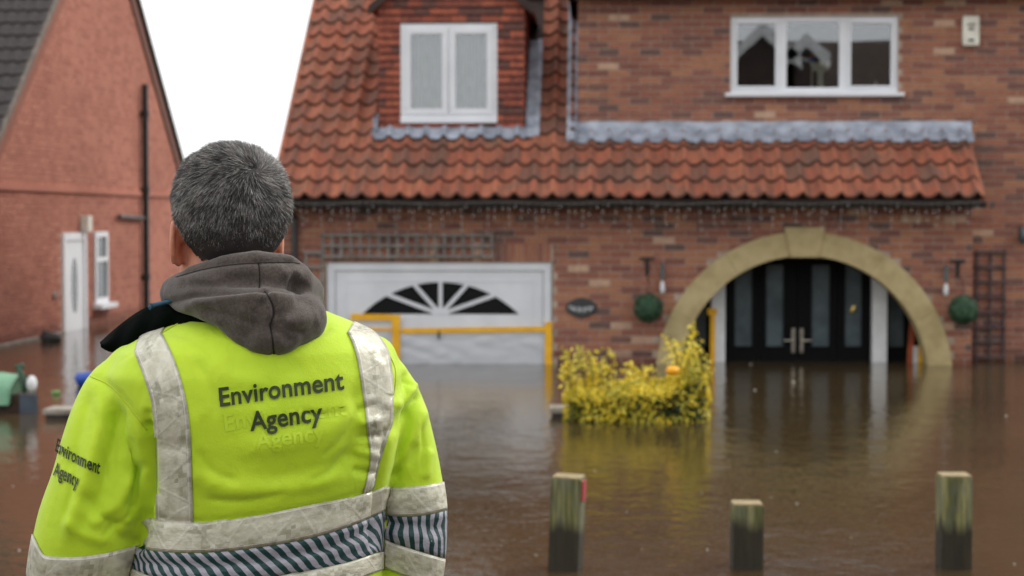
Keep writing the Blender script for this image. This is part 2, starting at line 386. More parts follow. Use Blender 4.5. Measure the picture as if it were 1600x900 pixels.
def striped(name, skew, per=.0178):
    m = N(name); uv = m.coord('UV'); s = m.n('ShaderNodeSeparateXYZ', i_0=uv); u, v = s.outputs[0], s.outputs[1]
    x = m.math('ADD', u, m.math('MULTIPLY', v, skew))
    x = m.math('ADD', x, m.math('MULTIPLY', m.math('SUBTRACT', m.noise(m.map(uv, (22,1,1)), 1.2, 2), .5), .008))
    t = m.math('FRACT', m.math('DIVIDE', x, per))
    st = m.ramp(t, [(.0, G(0)), (.03, G(1)), (.5, G(1)), (.53, G(0))])
    c = m.mix(st, lin((164,161,172)), lin((12,58,58)))
    m.set(Base_Color=c, Roughness=.5); m.bump(m.noise(m.map(uv, (26,1.5,1)), 2, 4), .004); return m.mat
M['stripe'] = striped('green_and_grey_striped_tape', -.042)
M['stripe_s'] = striped('green_and_grey_striped_sleeve_tape', -.008, .0160)
def fleece():
    m = N('brown_grey_fleece'); co = m.coord()
    c = m.mix(m.ramp(m.noise(co, 260, 4, .8), [(.3, G(0)), (.7, G(1))]), lin((66,59,55)), lin((102,92,85)))
    c = m.mix(m.math('MULTIPLY', m.ramp(m.noise(co, 12, 4), [(.4, G(0)), (.7, G(1))]), .25), c, lin((84,76,72)))
    m.set(Base_Color=c, Roughness=.95, Sheen_Weight=.3); m.p.inputs['Specular IOR Level'].default_value = .1
    m.bump(m.math('ADD', m.math('MULTIPLY', m.noise(co, 420, 3, .8), .0011), m.math('MULTIPLY', m.noise(co, 40, 4), .0016)), 1.0); return m.mat
M['fleece'] = fleece(); M['fleece_seam'] = simple('dark_seam', (44,38,38), (36,32,32), 30, .95)
M['collar'] = simple('black_green_lining', (10,16,12), (6,9,7), 20, .95, .0015, 60, spec=.04)
M['teal'] = simple('teal_zip_tape', (40,96,122), (28,70,96), 60, .6)
M['ink'] = simple('dark_print', (40,52,22), (52,62,30), 40, .55)
M['ghost'] = simple('faded_print', (202,230,52), (190,220,42), 40, .6)
M['trouser'] = simple('dark_navy_trousers', (34,38,46), (28,32,40), 12, .85, .003, 30)
M['boot'] = simple('black_wellington', (24,26,26), (18,20,20), 12, .4)
def skin():
    m = N('skin'); co = m.coord()
    c = m.mix(m.ramp(m.noise(co, 30, 5), [(.3, G(0)), (.7, G(1))]), lin((214,150,122)), lin((198,128,104)))
    m.set(Base_Color=c, Roughness=.5, Subsurface_Weight=.25, Subsurface_Scale=.012); m.p.inputs['Subsurface Radius'].default_value = (1, .3, .2)
    m.bump(m.noise(co, 500, 3), .0006); return m.mat
M['skin'] = skin()
def hairm():
    m = N('greying_hair'); a = m.n('ShaderNodeAttribute', attribute_name='shade').outputs['Color']
    m.set(Base_Color=a, Roughness=.42); m.p.inputs['Specular IOR Level'].default_value = .6; return m.mat
M['hair'] = hairm()
M['scalp'] = simple('hair_coloured_scalp', (58,52,50), (48,43,42), 60, .8)  # underlay in a dark grey-brown hair colour

# ================================================================== SETTING
FY = 19.6        # front wall of the garage and porch
UY = 20.2       # upper wall / right hand wall
def pl(px, py, Y): p = at(px, py, Y); return p.x, p.z
# ground: one sheet, a verge round the camera that slopes under the flood
g = MB(); xs = [-900,-200,-60,-25,-12,-6,-3,0,3,6,12,25,60,200,900]; ys = [-300,-60,-25,-12,-6,0,2,4,6,7,8,9,11,16,30,80,300,1500]
def gz(y): return -.11 if -6 <= y <= 6 else (-.11 - .6 * min(1, (y - 6) / 3) if y > 6 else (-.11 if y > -20 else .2))
vs = [(x, y, gz(y)) for y in ys for x in xs]; nx = len(xs)
g.add(vs, [(j*nx+i, j*nx+i+1, (j+1)*nx+i+1, (j+1)*nx+i) for j in range(len(ys)-1) for i in range(nx-1)])
struct(g.build('ground', M['ground']))
wt = MB(); wt.quad((-900,-18,0), (900,-18,0), (900,1500,0), (-900,1500,0)); struct(wt.build('flood_water', M['water']))
db = MB()
for px, py in [(838,868),(909,870),(1105,859),(1205,777),(1245,787),(1572,650),(1213,706),(1585,882),(1003,859),(930,736),(1330,840),(80,612),(20,760),(30,860),(1096,770),(980,800),(1180,610),(1240,597),(1173,569)]:
    p = ray(px, py); q = CAM + p * (-HC / p.z); s = random.uniform(.003, .007) * (1 if q.y < 12 else 1.8)
    db.ell((q.x, q.y, .002), (s, s*.8, s*.5), nu=8, nv=4)
o = stuff(db.build('floating_debris', M['cream'], smooth=True))
tag(o, 'pale flecks of foam and litter scattered on the flood water', 'litter')

# ================================================================== MAIN HOUSE
xl, _ = pl(441, 400, FY); xr, _ = pl(1519, 450, FY)
house = empty('brick_house', ((xl+xr)/2, FY, 0), 'red brick house with pantiled dormer roof, white garage door and arched porch', 'house')
BW, BH, JT = .215, .065, .010
def brick_mesh(w_, h_, mat, d=.03, name='brick'):
    b = MB(); b.box(-w_/2, w_/2, 0, d, -h_/2, h_/2)
    me = b.mesh(name, mat); bm = bmesh.new(); bm.from_mesh(me)
    for v in bm.verts:
        v.co.x += random.uniform(-.0015, .0015); v.co.z += random.uniform(-.0015, .0015)
    bm.to_mesh(me); bm.free(); return me
brick_pool = {}
def brick_for(w_, h_):
    k = (round(w_, 2), round(h_, 2))
    if k not in brick_pool: brick_pool[k] = [brick_mesh(w_, h_, M['brick_o']) for _ in range(2)]
    return random.choice(brick_pool[k])
gx0, gzt = pl(509, 410, FY); gx1, _ = pl(863, 410, FY)          # garage opening
acx = (pl(1025, 572, FY)[0] + pl(1487, 572, FY)[0]) / 2; acz = -.155; RI, RO = 1.30, 1.555
_, eave_z = pl(1000, 322, FY)                                   # top of the front wall
def arch_low(x, r): return acz + math.sqrt(max(0, r*r - (x-acx)**2)) if abs(x-acx) < r else -1
# mortar bed / solid wall with real openings
def wall_cols(name, x0, x1, zt, Y, th, low, parent, mat, step=.05, extra=()):
    b = MB(); xs = sorted(set([round(x0 + i*step, 4) for i in range(int((x1-x0)/step)+1)] + [x1] + list(extra)))
    for a, c in zip(xs, xs[1:]):
        if c - a < 1e-4: continue
        la, lc = low(a + 1e-4), low(c - 1e-4)
        za, zc = max(la, -.8), max(lc, -.8)
        b.quad((a,Y,za), (c,Y,zc), (c,Y,zt), (a,Y,zt)); b.quad((c,Y+th,zc), (a,Y+th,za), (a,Y+th,zt), (c,Y+th,zt))
        if za > -.79 or zc > -.79: b.quad((a,Y+th,za), (c,Y+th,zc), (c,Y,zc), (a,Y,za))
    for x in [x0, x1] + list(extra): b.quad((x,Y,-.8), (x,Y+th,-.8), (x,Y+th,zt), (x,Y,zt))
    return b.build(name, mat, parent)
def low1(x):
    if gx0 < x < gx1: return gzt
    return arch_low(x, RI + .04)
front = wall_cols('front_wall', xl, xr, eave_z, FY + .0035, .26, low1, house, M['mortar'], extra=[gx0, gx1])
# bricks of the front wall
cand = []                                                       # (x, z, w, h)
def in_arch(x, z, r): return (x-acx)**2 + (z-acz)**2 < r*r
z_sold, z_gsold = eave_z - .235, gzt + .215
def lay(x0, x1, z0, z1, hole, out, first_off=0):
    k = int(math.floor(z0 / .075)); z = k * .075
    while z < z1 - .02:
        zz0, zz1 = max(z, z0) if z < z0 - .03 else z, z + BH
        x = x0 - (.1125 if k % 2 else 0)
        while x < x1:
            a, c = max(x, x0), min(x + BW, x1)
            segs = [(a, c)]; 
            for (hx0, hx1, hz0, hz1) in hole:
                if z + BH/2 > hz0 and z + BH/2 < hz1:
                    ns = []
                    for (p, q) in segs:
                        if q <= hx0 or p >= hx1: ns.append((p, q)); continue
                        if p < hx0: ns.append((p, hx0 - JT))
                        if q > hx1: ns.append((hx1 + JT, q))
                    segs = ns
            for (p, q) in segs:
                if q - p > .035: out.append(((p+q)/2, z + BH/2, q - p, BH))
            x += BW + JT
        z += .075; k += 1
tmp = []
lay(xl, xr, -.15, eave_z - .04, [(gx0-.01, gx1+.01, -1, gzt), (gx0-.02, gx1+.0, gzt, z_gsold)], tmp)
for (x, z, w_, h_) in tmp:
    r = math.hypot(x-acx, z-acz)
    if r < RO - .02 and z > acz: continue
    if abs(r - RO) < .02 + w_/2 and z > acz - .2:               # trim against the stone ring
        xe = math.sqrt(max(0, (RO-.03)**2 - (z-acz)**2)) 
        if x < acx and x + w_/2 > acx - xe: q = min(x + w_/2, acx - xe); a = x - w_/2; x, w_ = (a+q)/2, q-a
        elif x > acx and x - w_/2 < acx + xe: a = max(x - w_/2, acx + xe); q = x + w_/2; x, w_ = (a+q)/2, q-a
        if w_ < .03: continue
    cand.append((x, z, w_, h_))
x = gx0 + .03
while x < gx1: cand.append((x, gzt + .11, BH, .2)); x += .075                               # soldier course over the garage
def vis_key(c):
    px, py = proj((c[0], FY, c[1]))
    ok = (px > 640 or (px > 470 and py < 400)) and px < 1600 and 0 < py < 572
    return (0 if ok else 1, random.random() if ok else 1)
cand.sort(key=vis_key)
solo, rest = cand[:300], cand[300:]
for (x, z, w_, h_) in solo:
    inst('brick', brick_for(w_, h_), (x, FY - .004 + random.uniform(0, .004), z), (0, 0, 0), front)
bj = MB()
for (x, z, w_, h_) in rest: bj.box(x-w_/2, x+w_/2, FY - .004 + random.uniform(0,.004), FY + .02, z-h_/2, z+h_/2)
def join_bricks(lst, Y, parent, mat, name='brickwork'):
    b = MB()
    for (x, z, w_, h_) in lst:
        y = Y - .004 + random.uniform(0, .004); b.box(x-w_/2, x+w_/2, y, Y + .02, z-h_/2, z+h_/2)
    return stuff(b.build(name, mat, parent))
stuff(bj.build('brickwork', M['brick_i'], front))
# arch stones
def ring_block(a0, a1, ri, ro, y0, y1, n=8):
    b = MB(); vs = []
    for i in range(n+1):
        t = a0 + (a1-a0)*i/n; c, s = math.cos(t), math.sin(t)
        for r in (ri, ro):
            for y in (y0, y1): vs.append((acx + r*c, y, acz + r*s))
    fs = []
    for i in range(n):
        k = 4*i; fs += [(k, k+4, k+6, k+2), (k+1, k+3, k+7, k+5), (k+2, k+6, k+7, k+3), (k, k+1, k+5, k+4)]
    fs += [(0, 2, 3, 1), (4*n, 4*n+1, 4*n+3, 4*n+2)]; b.add(vs, fs); return b
kk = .115
for s0, s1 in [(R(-14), R(28)), (R(28), R(58)), (R(58), math.pi/2-kk), (math.pi/2+kk, R(122)), (R(122), R(152)), (R(152), R(194))]:
    ring_block(s0 + .0012, s1 - .0012, RI, RO, FY - .035, FY + .25, 10).build('arch_stone', M['stone'], house)
ks = MB(); z0, z1 = acz + RI - .015, acz + RO + .045
vs = []
for y in (FY - .06, FY + .25): vs += [(acx-.145, y, z0), (acx+.145, y, z0), (acx+.215, y, z1), (acx-.215, y, z1)]
ks.add(vs, [(0,1,2,3), (5,4,7,6), (0,4,5,1), (3,2,6,7), (1,5,6,2), (0,3,7,4)]); ks.build('keystone', M['stone'], house, bevel=.006)
# right-hand and upper wall (same plane)
ux0, _ = pl(903, 100, UY); ux1, _ = pl(1680, 300, UY); _, utz = pl(1300, -5, UY)
wx0, wz1 = pl(1142, 26, UY); wx1, wz0 = pl(1403, 150, UY)        # three-light window
ub = MB()
def wall_rects(b, x0, x1, z0, z1, hole, Y, th):
    hx0, hx1, hz0, hz1 = hole
    for r in [(x0,hx0,z0,z1), (hx1,x1,z0,z1), (hx0,hx1,z0,hz0), (hx0,hx1,hz1,z1)]: b.box(r[0], r[1], Y, Y+th, r[2], r[3])
wall_rects(ub, ux0, ux1, -.8, utz, (wx0, wx1, wz0, wz1), UY + .0035, .24)
upper = ub.build('upper_wall', M['mortar'], house)
tmp = []; _, zj = pl(1200, 215, UY)
lay(ux0, ux1, zj - .1, utz, [(wx0, wx1, wz0, wz1)], tmp)
lay(xr - .1, ux1, -.15, zj - .1, [], tmp)
join_bricks(tmp, UY, upper, M['brick_i'])
sw = MB(); sw.box(ux0, ux0+.2, UY + .25, UY + 5, 1.5, utz); sw.box(xl, xl+.25, FY+.27, FY+9, -.8, eave_z + .2); sw.box(ux1-.2, ux1, UY+.25, UY+8, -.8, utz)
sw.box(xr-.24, xr-.002, FY+.27, UY, -.8, eave_z-.02)
sw.build('side_wall', M['brick_l'], house)
ev = MB(); ev.box(ux0-.05, ux1+.3, UY-.24, UY+.3, utz, utz+.02); ev.box(ux0-.05, ux1+.3, UY-.26, UY-.24, utz-.01, utz+.16); ev.build('soffit', M['soffit'], house)
ur = MB(); ur.add([(ux0-.1,UY-.3,utz+.12), (ux1+.3,UY-.3,utz+.12), (ux1+.3,UY+4,utz+3.4), (ux0-.1,UY+4,utz+3.4), (ux0-.1,UY+4,utz), (ux1+.3,UY+4,utz), (ux0-.1,UY-.3,utz+.02), (ux1+.3,UY-.3,utz+.02)],
       [(0,1,2,3), (3,2,5,4), (6,0,3,4), (7,5,2,1), (0,6,7,1)]); ur.build('upper_roof', M['roof_far'], house)

# ---- lower / main roof with pantiles
PIT = R(37.4); EY = FY - .30; _, EZ = pl(1000, 309, EY)
rx0, _ = pl(425, 305, EY); rx1, _ = pl(1534, 310, EY)
def on_roof(x, s, h=0):          # s metres up the slope
    return Vector((x, EY + s*math.cos(PIT) - h*math.sin(PIT), EZ + s*math.sin(PIT) + h*math.cos(PIT)))
SJ = (UY - EY) / math.cos(PIT)   # slope length up to the upper wall
STOP = 6.2
TW, TG = (rx1 - rx0) / 37, .288
deck = MB()
for (a, c, s0, s1) in [(rx0, ux0, 0, STOP), (ux0, rx1, 0, SJ)]:
    p = [on_roof(a, s0, -.03), on_roof(c, s0, -.03), on_roof(c, s1, -.03), on_roof(a, s1, -.03)]
    q = [v + Vector((0, .02, -.05)) for v in p]
    deck.add(p + q, [(0,1,2,3), (7,6,5,4), (0,4,5,1), (1,5,6,2), (2,6,7,3), (3,7,4,0)])
# back slope so the house closes
deck.quad(on_roof(rx0, STOP), on_roof(ux0, STOP), on_roof(ux0, 0) + Vector((0, 2*STOP*math.cos(PIT), 0)), on_roof(rx0, 0) + Vector((0, 2*STOP*math.cos(PIT), 0)))
roof = deck.build('roof', M['soffit'], house)
def tile_geo(L=.335, n=10):
    top = []; T = .026
    for i in range(n+1):
        u = i/n*1.1 - .05                      # S-shaped pantile: a wide trough and a bold roll
        h = .5 - .5*math.cos(2*math.pi*min(1, max(0, (u-.5)/.52))) if u > .5 else 0
        hh = .054*h - .014*math.sin(math.pi*min(1, max(0, u/.5))) * (1 if u < .5 else 0)
        top.append((u*TW, hh))
    vs = []
    m_ = n + 1
    for (s, lift) in ((0, .034), (.03, .0315), (L, .004)):
        for i, (x, h) in enumerate(top): vs.append((x, s + (random.uniform(-.008, .012) if s == .03 else 0), h + lift))
    for (x, h) in top: vs.append((x, .002, h + .034 - T))
    fs = [(m_+i, m_+i+1, 2*m_+i+1, 2*m_+i) for i in range(n)] + [(i, i+1, m_+i+1, m_+i) for i in range(n)] + [(3*m_+i, 3*m_+i+1, i+1, i) for i in range(n)]
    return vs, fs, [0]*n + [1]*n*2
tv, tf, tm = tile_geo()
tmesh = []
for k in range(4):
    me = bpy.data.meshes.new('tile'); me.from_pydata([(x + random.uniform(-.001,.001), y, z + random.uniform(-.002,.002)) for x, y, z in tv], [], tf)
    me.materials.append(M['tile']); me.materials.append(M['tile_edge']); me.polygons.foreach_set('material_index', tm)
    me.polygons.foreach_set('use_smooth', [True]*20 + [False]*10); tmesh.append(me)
# dormer footprint
DY = 20.28
dxl, _ = pl(592, 100, DY); dxr, _ = pl(819, 100, DY)
tiles = []
nrow = int(STOP/TG)
for r_ in range(nrow):
    s = -.02 + r_*TG
    for c in range(37):
        x = rx0 + c*TW
        if s > SJ - .22 and x > ux0 - TW*.75: continue
        if s > SJ - .30 and x + TW > ux0 and False: continue
        p = on_roof(x, s)
        dtop = 5.4
        if p.y > DY - .16 and dxl - .02 < x < dxr - .02 and r_ < 14: continue
        px, py = proj(on_roof(x + TW/2, s + TG/2))
        vis = (-5 < py) and px < 1600 and not (px < 466 and py > 235) 
        tiles.append((0 if vis else 1, r_ if vis else r_ + 100, x, s))
tiles.sort(key=lambda t: (t[0], t[1]))
print('tiles', len(tiles), 'visible', sum(1 for t in tiles if t[0] == 0))
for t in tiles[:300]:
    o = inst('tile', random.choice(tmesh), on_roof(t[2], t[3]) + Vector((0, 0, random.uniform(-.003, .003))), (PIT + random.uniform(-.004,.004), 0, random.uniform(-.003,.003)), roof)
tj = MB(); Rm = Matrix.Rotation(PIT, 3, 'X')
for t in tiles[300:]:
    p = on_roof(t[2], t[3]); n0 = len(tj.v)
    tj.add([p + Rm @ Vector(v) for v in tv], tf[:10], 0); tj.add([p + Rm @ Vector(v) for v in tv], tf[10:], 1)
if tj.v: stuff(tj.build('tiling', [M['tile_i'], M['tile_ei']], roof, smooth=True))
# verge mortar strip at the left edge and right edge
for xx in (rx0 - .005, rx1 + .012):
    b = MB(); s1 = STOP if xx < 0 else SJ
    p = [on_roof(xx-.02, 0, -.05), on_roof(xx+.02, 0, -.05), on_roof(xx+.02, s1, -.05), on_roof(xx-.02, s1, -.05), on_roof(xx-.02, 0, .03), on_roof(xx+.02, 0, .03), on_roof(xx+.02, s1, .03), on_roof(xx-.02, s1, .03)]
    b.add(p, [(0,3,2,1), (4,5,6,7), (0,1,5,4), (1,2,6,5), (2,3,7,6), (3,0,4,7)]); b.build('verge', M['tile_i'], house)
# lead flashings: dressed over the pantile rolls
def roll(x):
    u = ((x - rx0) / TW) % 1.0
    return .054*(.5 - .5*math.cos(2*math.pi*min(1, max(0, (u-.5)/.52)))) if u > .5 else -.006
def lead_apron(x0, x1, s0, s1, Ywall, up, parent, name='lead_flashing'):
    b = MB(); n = int((x1-x0)/.015); vs = []
    for i in range(n+1):
        x = x0 + (x1-x0)*i/n; rr = roll(x)
        lap = .004*math.sin(x*9) + .003*math.sin(x*31)
        for (s, k) in ((s0 + lap*3 - rr*.25, 1.0), (s0 + .06, 1.0), (s0 + .13, 1.0), (s1 - .03, .7)): vs.append(on_roof(x, s, .052 + rr*k))
        top = on_roof(x, s1, .03); vs.append((x, Ywall - .012, top.z + .01)); vs.append((x, Ywall - .008, top.z + up + lap))
        vs.append((x, Ywall + .0, top.z + up + .01 + lap))
    m_ = 7; fs = [(i*m_+j, (i+1)*m_+j, (i+1)*m_+j+1, i*m_+j+1) for i in range(n) for j in range(m_-1)]
    b.add(vs, fs); o = b.build(name, M['lead'], parent, smooth=True)
    return o
xv0, _ = pl(884, 200, UY - .1); xv1, _ = pl(1521, 200, UY - .1)
lead_apron(ux0 - .10, xv1, SJ - .20, SJ - .01, UY, .12, house)
# flashing beside the two-storey block and round the dormer
def lead_side(xa, xb, s0, s1, up, side, parent):
    b = MB(); n = 40; vs = []
    for i in range(n+1):
        s = s0 + (s1-s0)*i/n; wv = .004*math.sin(s*23)
        e = xa + (xb-xa)*(.25); 
        for x, h in ((xa + wv, .062), (e, .072), ((xa+xb)/2, .05), (xb, .055)): vs.append(on_roof(x, s, h))
        p = on_roof(xb, s, .055); vs.append((xb, p.y, p.z + up)); 
    fs = [(i*5+j, i*5+j+1, (i+1)*5+j+1, (i+1)*5+j) for i in range(n) for j in range(4)]
    if side < 0: fs = [f[::-1] for f in fs]
    b.add(vs, fs); return b.build('lead_flashing', M['lead'], parent, smooth=True)
lead_side(ux0 - .12, ux0 - .006, SJ - .2, STOP, .15, 1, house)
# gutter
gu = MB(); gy, gzc = EY - .05, EZ - .075
prof = [(math.cos(t)*.056, -math.sin(t)*.056) for t in [math.pi*i/10 for i in range(11)]]
vs = []; 
for x in (rx0 - .02, rx1 + .03):
    for (a, c) in prof: vs.append((x, gy + a, gzc + c + .03))
    for (a, c) in prof: vs.append((x, gy + a*.92, gzc + c*.92 + .031))
n = 11; fs = []
for i in range(10): fs += [(i, 22+i, 22+i+1, i+1), (n+i+1, 22+n+i+1, 22+n+i, n+i)]
fs += [(0, n, 22+n, 22), (n-1, 22+n-1, 22+2*n-1, 2*n-1)]
for k in (0, 22): fs += [(k+i, k+i+1, k+n+i+1, k+n+i) for i in range(10)]
gu.add(vs, fs); gut = gu.build('gutter', M['black_pl'], house)
for i in range(9):
    x = rx0 + .4 + i*.88; b = MB()
    b.tube([(x, gy + a*1.06, gzc + c*1.06 + .03) for a, c in prof], .009, 6); b.build('bracket', M['black_pl'], gut)
fb = MB(); fb.box(rx0, rx1, gy + .06, gy + .085, eave_z - .02, EZ - .035); fb.box(rx0, rx1, gy + .086, FY, eave_z - .005, eave_z + .012); fb.build('fascia', M['soffit'], house)
dp = MB(); x, _ = pl(459, 350, FY - .1); dp.bar((x, FY - .06, -.5), (x, FY - .06, eave_z - .12), .034, 12); dp.bar((x, FY - .06, eave_z - .12), (x, gy, gzc), .034, 12); dp.build('downpipe', M['black_pl'], house, smooth=False)

# ---- windows
def window(x0, x1, z0, z1, Y, lights, fw, parent, sill=None, depth=.07, sash=.62, room=.6):
    """lights: list of (x0, x1, opening) ; frame is built as rails and stiles butted end to end"""
    f = MB(); f.box(x0, x1, Y, Y+depth, z0, z0+fw); f.box(x0, x1, Y, Y+depth, z1-fw, z1)
    f.box(x0, x0+fw, Y, Y+depth, z0+fw, z1-fw); f.box(x1-fw, x1, Y, Y+depth, z0+fw, z1-fw)
    for a, c in zip(lights, lights[1:]): f.box(a[1], c[0], Y+.002, Y+depth, z0+fw, z1-fw)
    fo = f.build('window', M['upvc'], parent, bevel=.004)
    for (a, c, op) in lights:
        s = fw*sash if op else .012; za, zb = z0+fw, z1-fw
        b = MB(); y0 = Y - (.014 if op else -.008); y1 = Y + .05
        b.box(a, c, y0, y1, za, za+s); b.box(a, c, y0, y1, zb-s, zb); b.box(a, a+s, y0, y1, za+s, zb-s); b.box(c-s, c, y0, y1, za+s, zb-s)
        if op: b.build('frame', M['upvc'], fo, bevel=.004)
        else: b.build('glazing_bead', M['upvc'], fo)
        g_ = MB(); g_.box(a+s-.004, c-s+.004, Y+.022, Y+.028, za+s-.004, zb-s+.004); g_.build('pane', M['glass'], fo)
    if sill:
        b = MB(); b.box(x0-sill, x1+sill, Y-.10, Y+.02, z0-.045, z0-.003); b.build('sill', M['upvc'], fo, bevel=.006)
    if room:
        b = MB(); e = .05
        X0, X1, Y0, Y1, Z0, Z1 = x0-room, x1+room, Y+.26, Y+(3 if room > .3 else .9), z0-(.1 if room > .3 else -.02), z1+(.2 if room > .3 else .02)
        b.quad((X0,Y1,Z0), (X1,Y1,Z0), (X1,Y1,Z1), (X0,Y1,Z1)); b.quad((X0,Y0,Z0), (X0,Y1,Z0), (X0,Y1,Z1), (X0,Y0,Z1)); b.quad((X1,Y1,Z0), (X1,Y0,Z0), (X1,Y0,Z1), (X1,Y1,Z1))
        b.quad((X0,Y0,Z0), (X1,Y0,Z0), (X1,Y1,Z0), (X0,Y1,Z0)); b.quad((X0,Y0,Z1), (X0,Y1,Z1), (X1,Y1,Z1), (X1,Y0,Z1)); b.build('room', M['room'], fo)
    return fo
a1, _ = pl(1216, 90, UY); a2, _ = pl(1230, 90, UY); a3, _ = pl(1312, 90, UY); a4, _ = pl(1326, 90, UY)
win = window(wx0, wx1, wz0 + .04, wz1, UY + .03, [(wx0+.045, a1, 1), (a2-.015, a3+.01, 0), (a4, wx1-.045, 1)], .045, house, sill=.06)
# white things inside on the window board
def on_sill(px): return pl(px, 140, UY + .16)[0]
vz = wz0 + .07
vx = on_sill(1281)
v = MB(); v.lathe((vx, UY+.12, vz), [(.05,0), (.045,.03), (.033,.12), (.04,.2), (.065,.27), (.07,.3), (.062,.30), (.02,.28)], 20)
for s_ in (-1, 1): v.tube([(vx+s_*.04, UY+.12, vz+.22), (vx+s_*.08, UY+.12, vz+.27), (vx+s_*.105, UY+.12, vz+.31)], [.03,.03,.02], 10)
v.build('vase', M['vase'], None, smooth=True)
tag(bpy.data.objects['vase'], 'cream forked vase standing inside the middle pane of the upper window', 'vase')
fg = empty('figurine', (on_sill(1262), UY+.12, vz), 'small blue and orange figurine beside the vase behind the upper window', 'ornament')
fx = on_sill(1268)
b = MB(); b.lathe((fx, UY+.13, vz), [(.03,0), (.026,.02), (.008,.04), (.008,.27), (.012,.28)], 12); b.build('stand', M['vase'], fg)
b = MB(); b.ell((fx, UY+.13, vz+.31), (.03,.025,.04)); b.build('torso', M['blue'], fg, smooth=True)
b = MB(); b.ell((fx-.005, UY+.13, vz+.375), (.022,.022,.026)); b.build('head', M['orange_wood'], fg, smooth=True)
b = MB(); b.ell((fx-.06, UY+.13, vz+.33), (.04,.02,.022)); b.ell((fx-.09, UY+.13, vz+.34), (.02,.02,.02)); b.build('wing', M['white_paint'], fg, smooth=True)
cx_ = on_sill(1367); b = MB(); b.lathe((cx_, UY+.13, vz), [(.03,0), (.028,.06), (.01,.08), (.01,.1), (.004,.11)], 12); tag(b.build('candle', M['cream'], smooth=True), 'small pale candle standing inside the right pane of the upper window', 'candle')

# ---- dormer
dz0 = 3.0
_, dzw0 = pl(700, 186, DY); dwx0, dwz1 = pl(626, 37, DY); dwx1, _ = pl(777, 37, DY)
_, deave = pl(700, 2, DY); dmx = (dxl+dxr)/2; dhalf = (dxr-dxl)/2; dpitch = math.tan(R(40))
dapex = deave + dhalf*dpitch
dm = MB()
_, dzb = pl(700, 200, DY)
back = lambda z: EY + (z - EZ)/math.tan(PIT)
# front (with hole) as boxes, gable triangle prism, cheeks
dm.box(dxl+.012, dwx0, DY+.012, DY+.1, dzb-.1, deave); dm.box(dwx1, dxr-.012, DY+.012, DY+.1, dzb-.1, deave)
dm.box(dwx0, dwx1, DY+.012, DY+.1, dzb-.1, dzw0); dm.box(dwx0, dwx1, DY+.012, DY+.1, dwz1, deave)
dm.add([(dxl,DY+.012,deave), (dxr,DY+.012,deave), (dmx,DY+.012,dapex), (dxl,DY+.1,deave), (dxr,DY+.1,deave), (dmx,DY+.1,dapex)], [(0,1,2), (5,4,3), (1,4,5,2), (0,2,5,3)])
dormer = dm.build('dormer', M['mortar'], house)
ck = MB()
for sx in (dxl+.012, dxr-.012):
    zt_ = deave
    ck.add([(sx,DY+.012,dzb-.1), (sx,back(zt_)+.1,zt_), (sx,DY+.012,zt_)], [(0,1,2)])
    for k in range(14):                                         # tile-hung cheek: overlapping courses
        z = dzb + k*.1
        if z > zt_: break
        y1 = back(z) + .02; s_ = 1 if sx > 0 or sx == dxr-.012 else -1
        ck.add([(sx, DY+.01, z), (sx+s_*.03, DY+.01, z-.005), (sx+s_*.03, y1, z-.005), (sx, y1, z), (sx+s_*.008, DY+.01, z+.1), (sx+s_*.008, y1+.1, z+.1)], [(0,1,2,3), (1,4,5,2), (0,4,1)])
ck.build('cheek', M['hang'], dormer)
htm = []
for k in range(3):
    b = MB(); b.add([(-.078,-.034,0), (.078,-.034,0), (.078,0,0), (-.078,0,0), (-.078,-.012,.12), (.078,-.012,.12)], [(0,1,5,4), (0,4,3), (1,2,5)]); b.add([(-.078,-.034,0), (.078,-.034,0), (.078,0,.002), (-.078,0,.002)], [(0,3,2,1)], 1); b.add([(-.078,-.0345,0), (.078,-.0345,0), (.078,-.0325,.012), (-.078,-.0325,.012)], [(0,1,2,3)], 1); 
    for i, v_ in enumerate(b.v): b.v[i] = (v_[0], v_[1] + random.uniform(-.002,.002), v_[2] + random.uniform(-.003,.003))
    htm.append(b.mesh('hanging_tile', [M['hang'], M['hang_edge']]))
z = dzb - .02; k = 0
while z < dapex:
    hw = dhalf if z + .05 < deave else max(0, (dapex - z)/dpitch - .02)
    x = dmx - dhalf - (.08 if k % 2 else 0)
    while x < dmx + hw:
        a, c = max(x, dmx-hw), min(x+.158, dmx+hw)
        mid = z + .05
        if dzw0 - .05 < mid < dwz1 + .0:
            if a < dwx0 < c: c = dwx0
            elif a < dwx1 < c: a = dwx1
            elif a >= dwx0 and c <= dwx1: x += .16; continue
        if c - a > .03: inst('hanging_tile', random.choice(htm), ((a+c)/2, DY, z), (0,0,0), dormer, ((c-a)/.158, 1, 1))
        x += .16
    z += .083; k += 1
dwin = window(dwx0, dwx1, dzw0 - .0, dwz1, DY - .02, [(dwx0+.05, (dwx0+dwx1)/2-.012, 1), ((dwx0+dwx1)/2+.012, dwx1-.05, 1)], .05, house, sill=None, sash=1.25, room=.12)
b = MB(); b.box(dwx0+.0, dwx1-.0, DY-.06, DY-.022, dzw0-.045, dzw0-.002); b.build('sill', M['upvc'], dwin, bevel=.005)
# net curtain with folds
cu = MB(); n = 120; vs = []
for i in range(n+1):
    x = dwx0 + (dwx1-dwx0)*i/n; y = DY + .14 + .018*math.sin(i*.9) + .01*math.sin(i*.37)
    vs += [(x, y, dzw0+.02), (x, y + .01*math.sin(i*.5), (dzw0+dwz1)/2), (x, y, dwz1)]
cu.add(vs, [(3*i+j, 3*i+3+j, 3*i+4+j, 3*i+1+j) for i in range(n) for j in range(2)]); o = cu.build('net_curtain', M['curtain'], smooth=True)
tag(o, 'pale net curtain hanging in folds behind the dormer window', 'curtain')
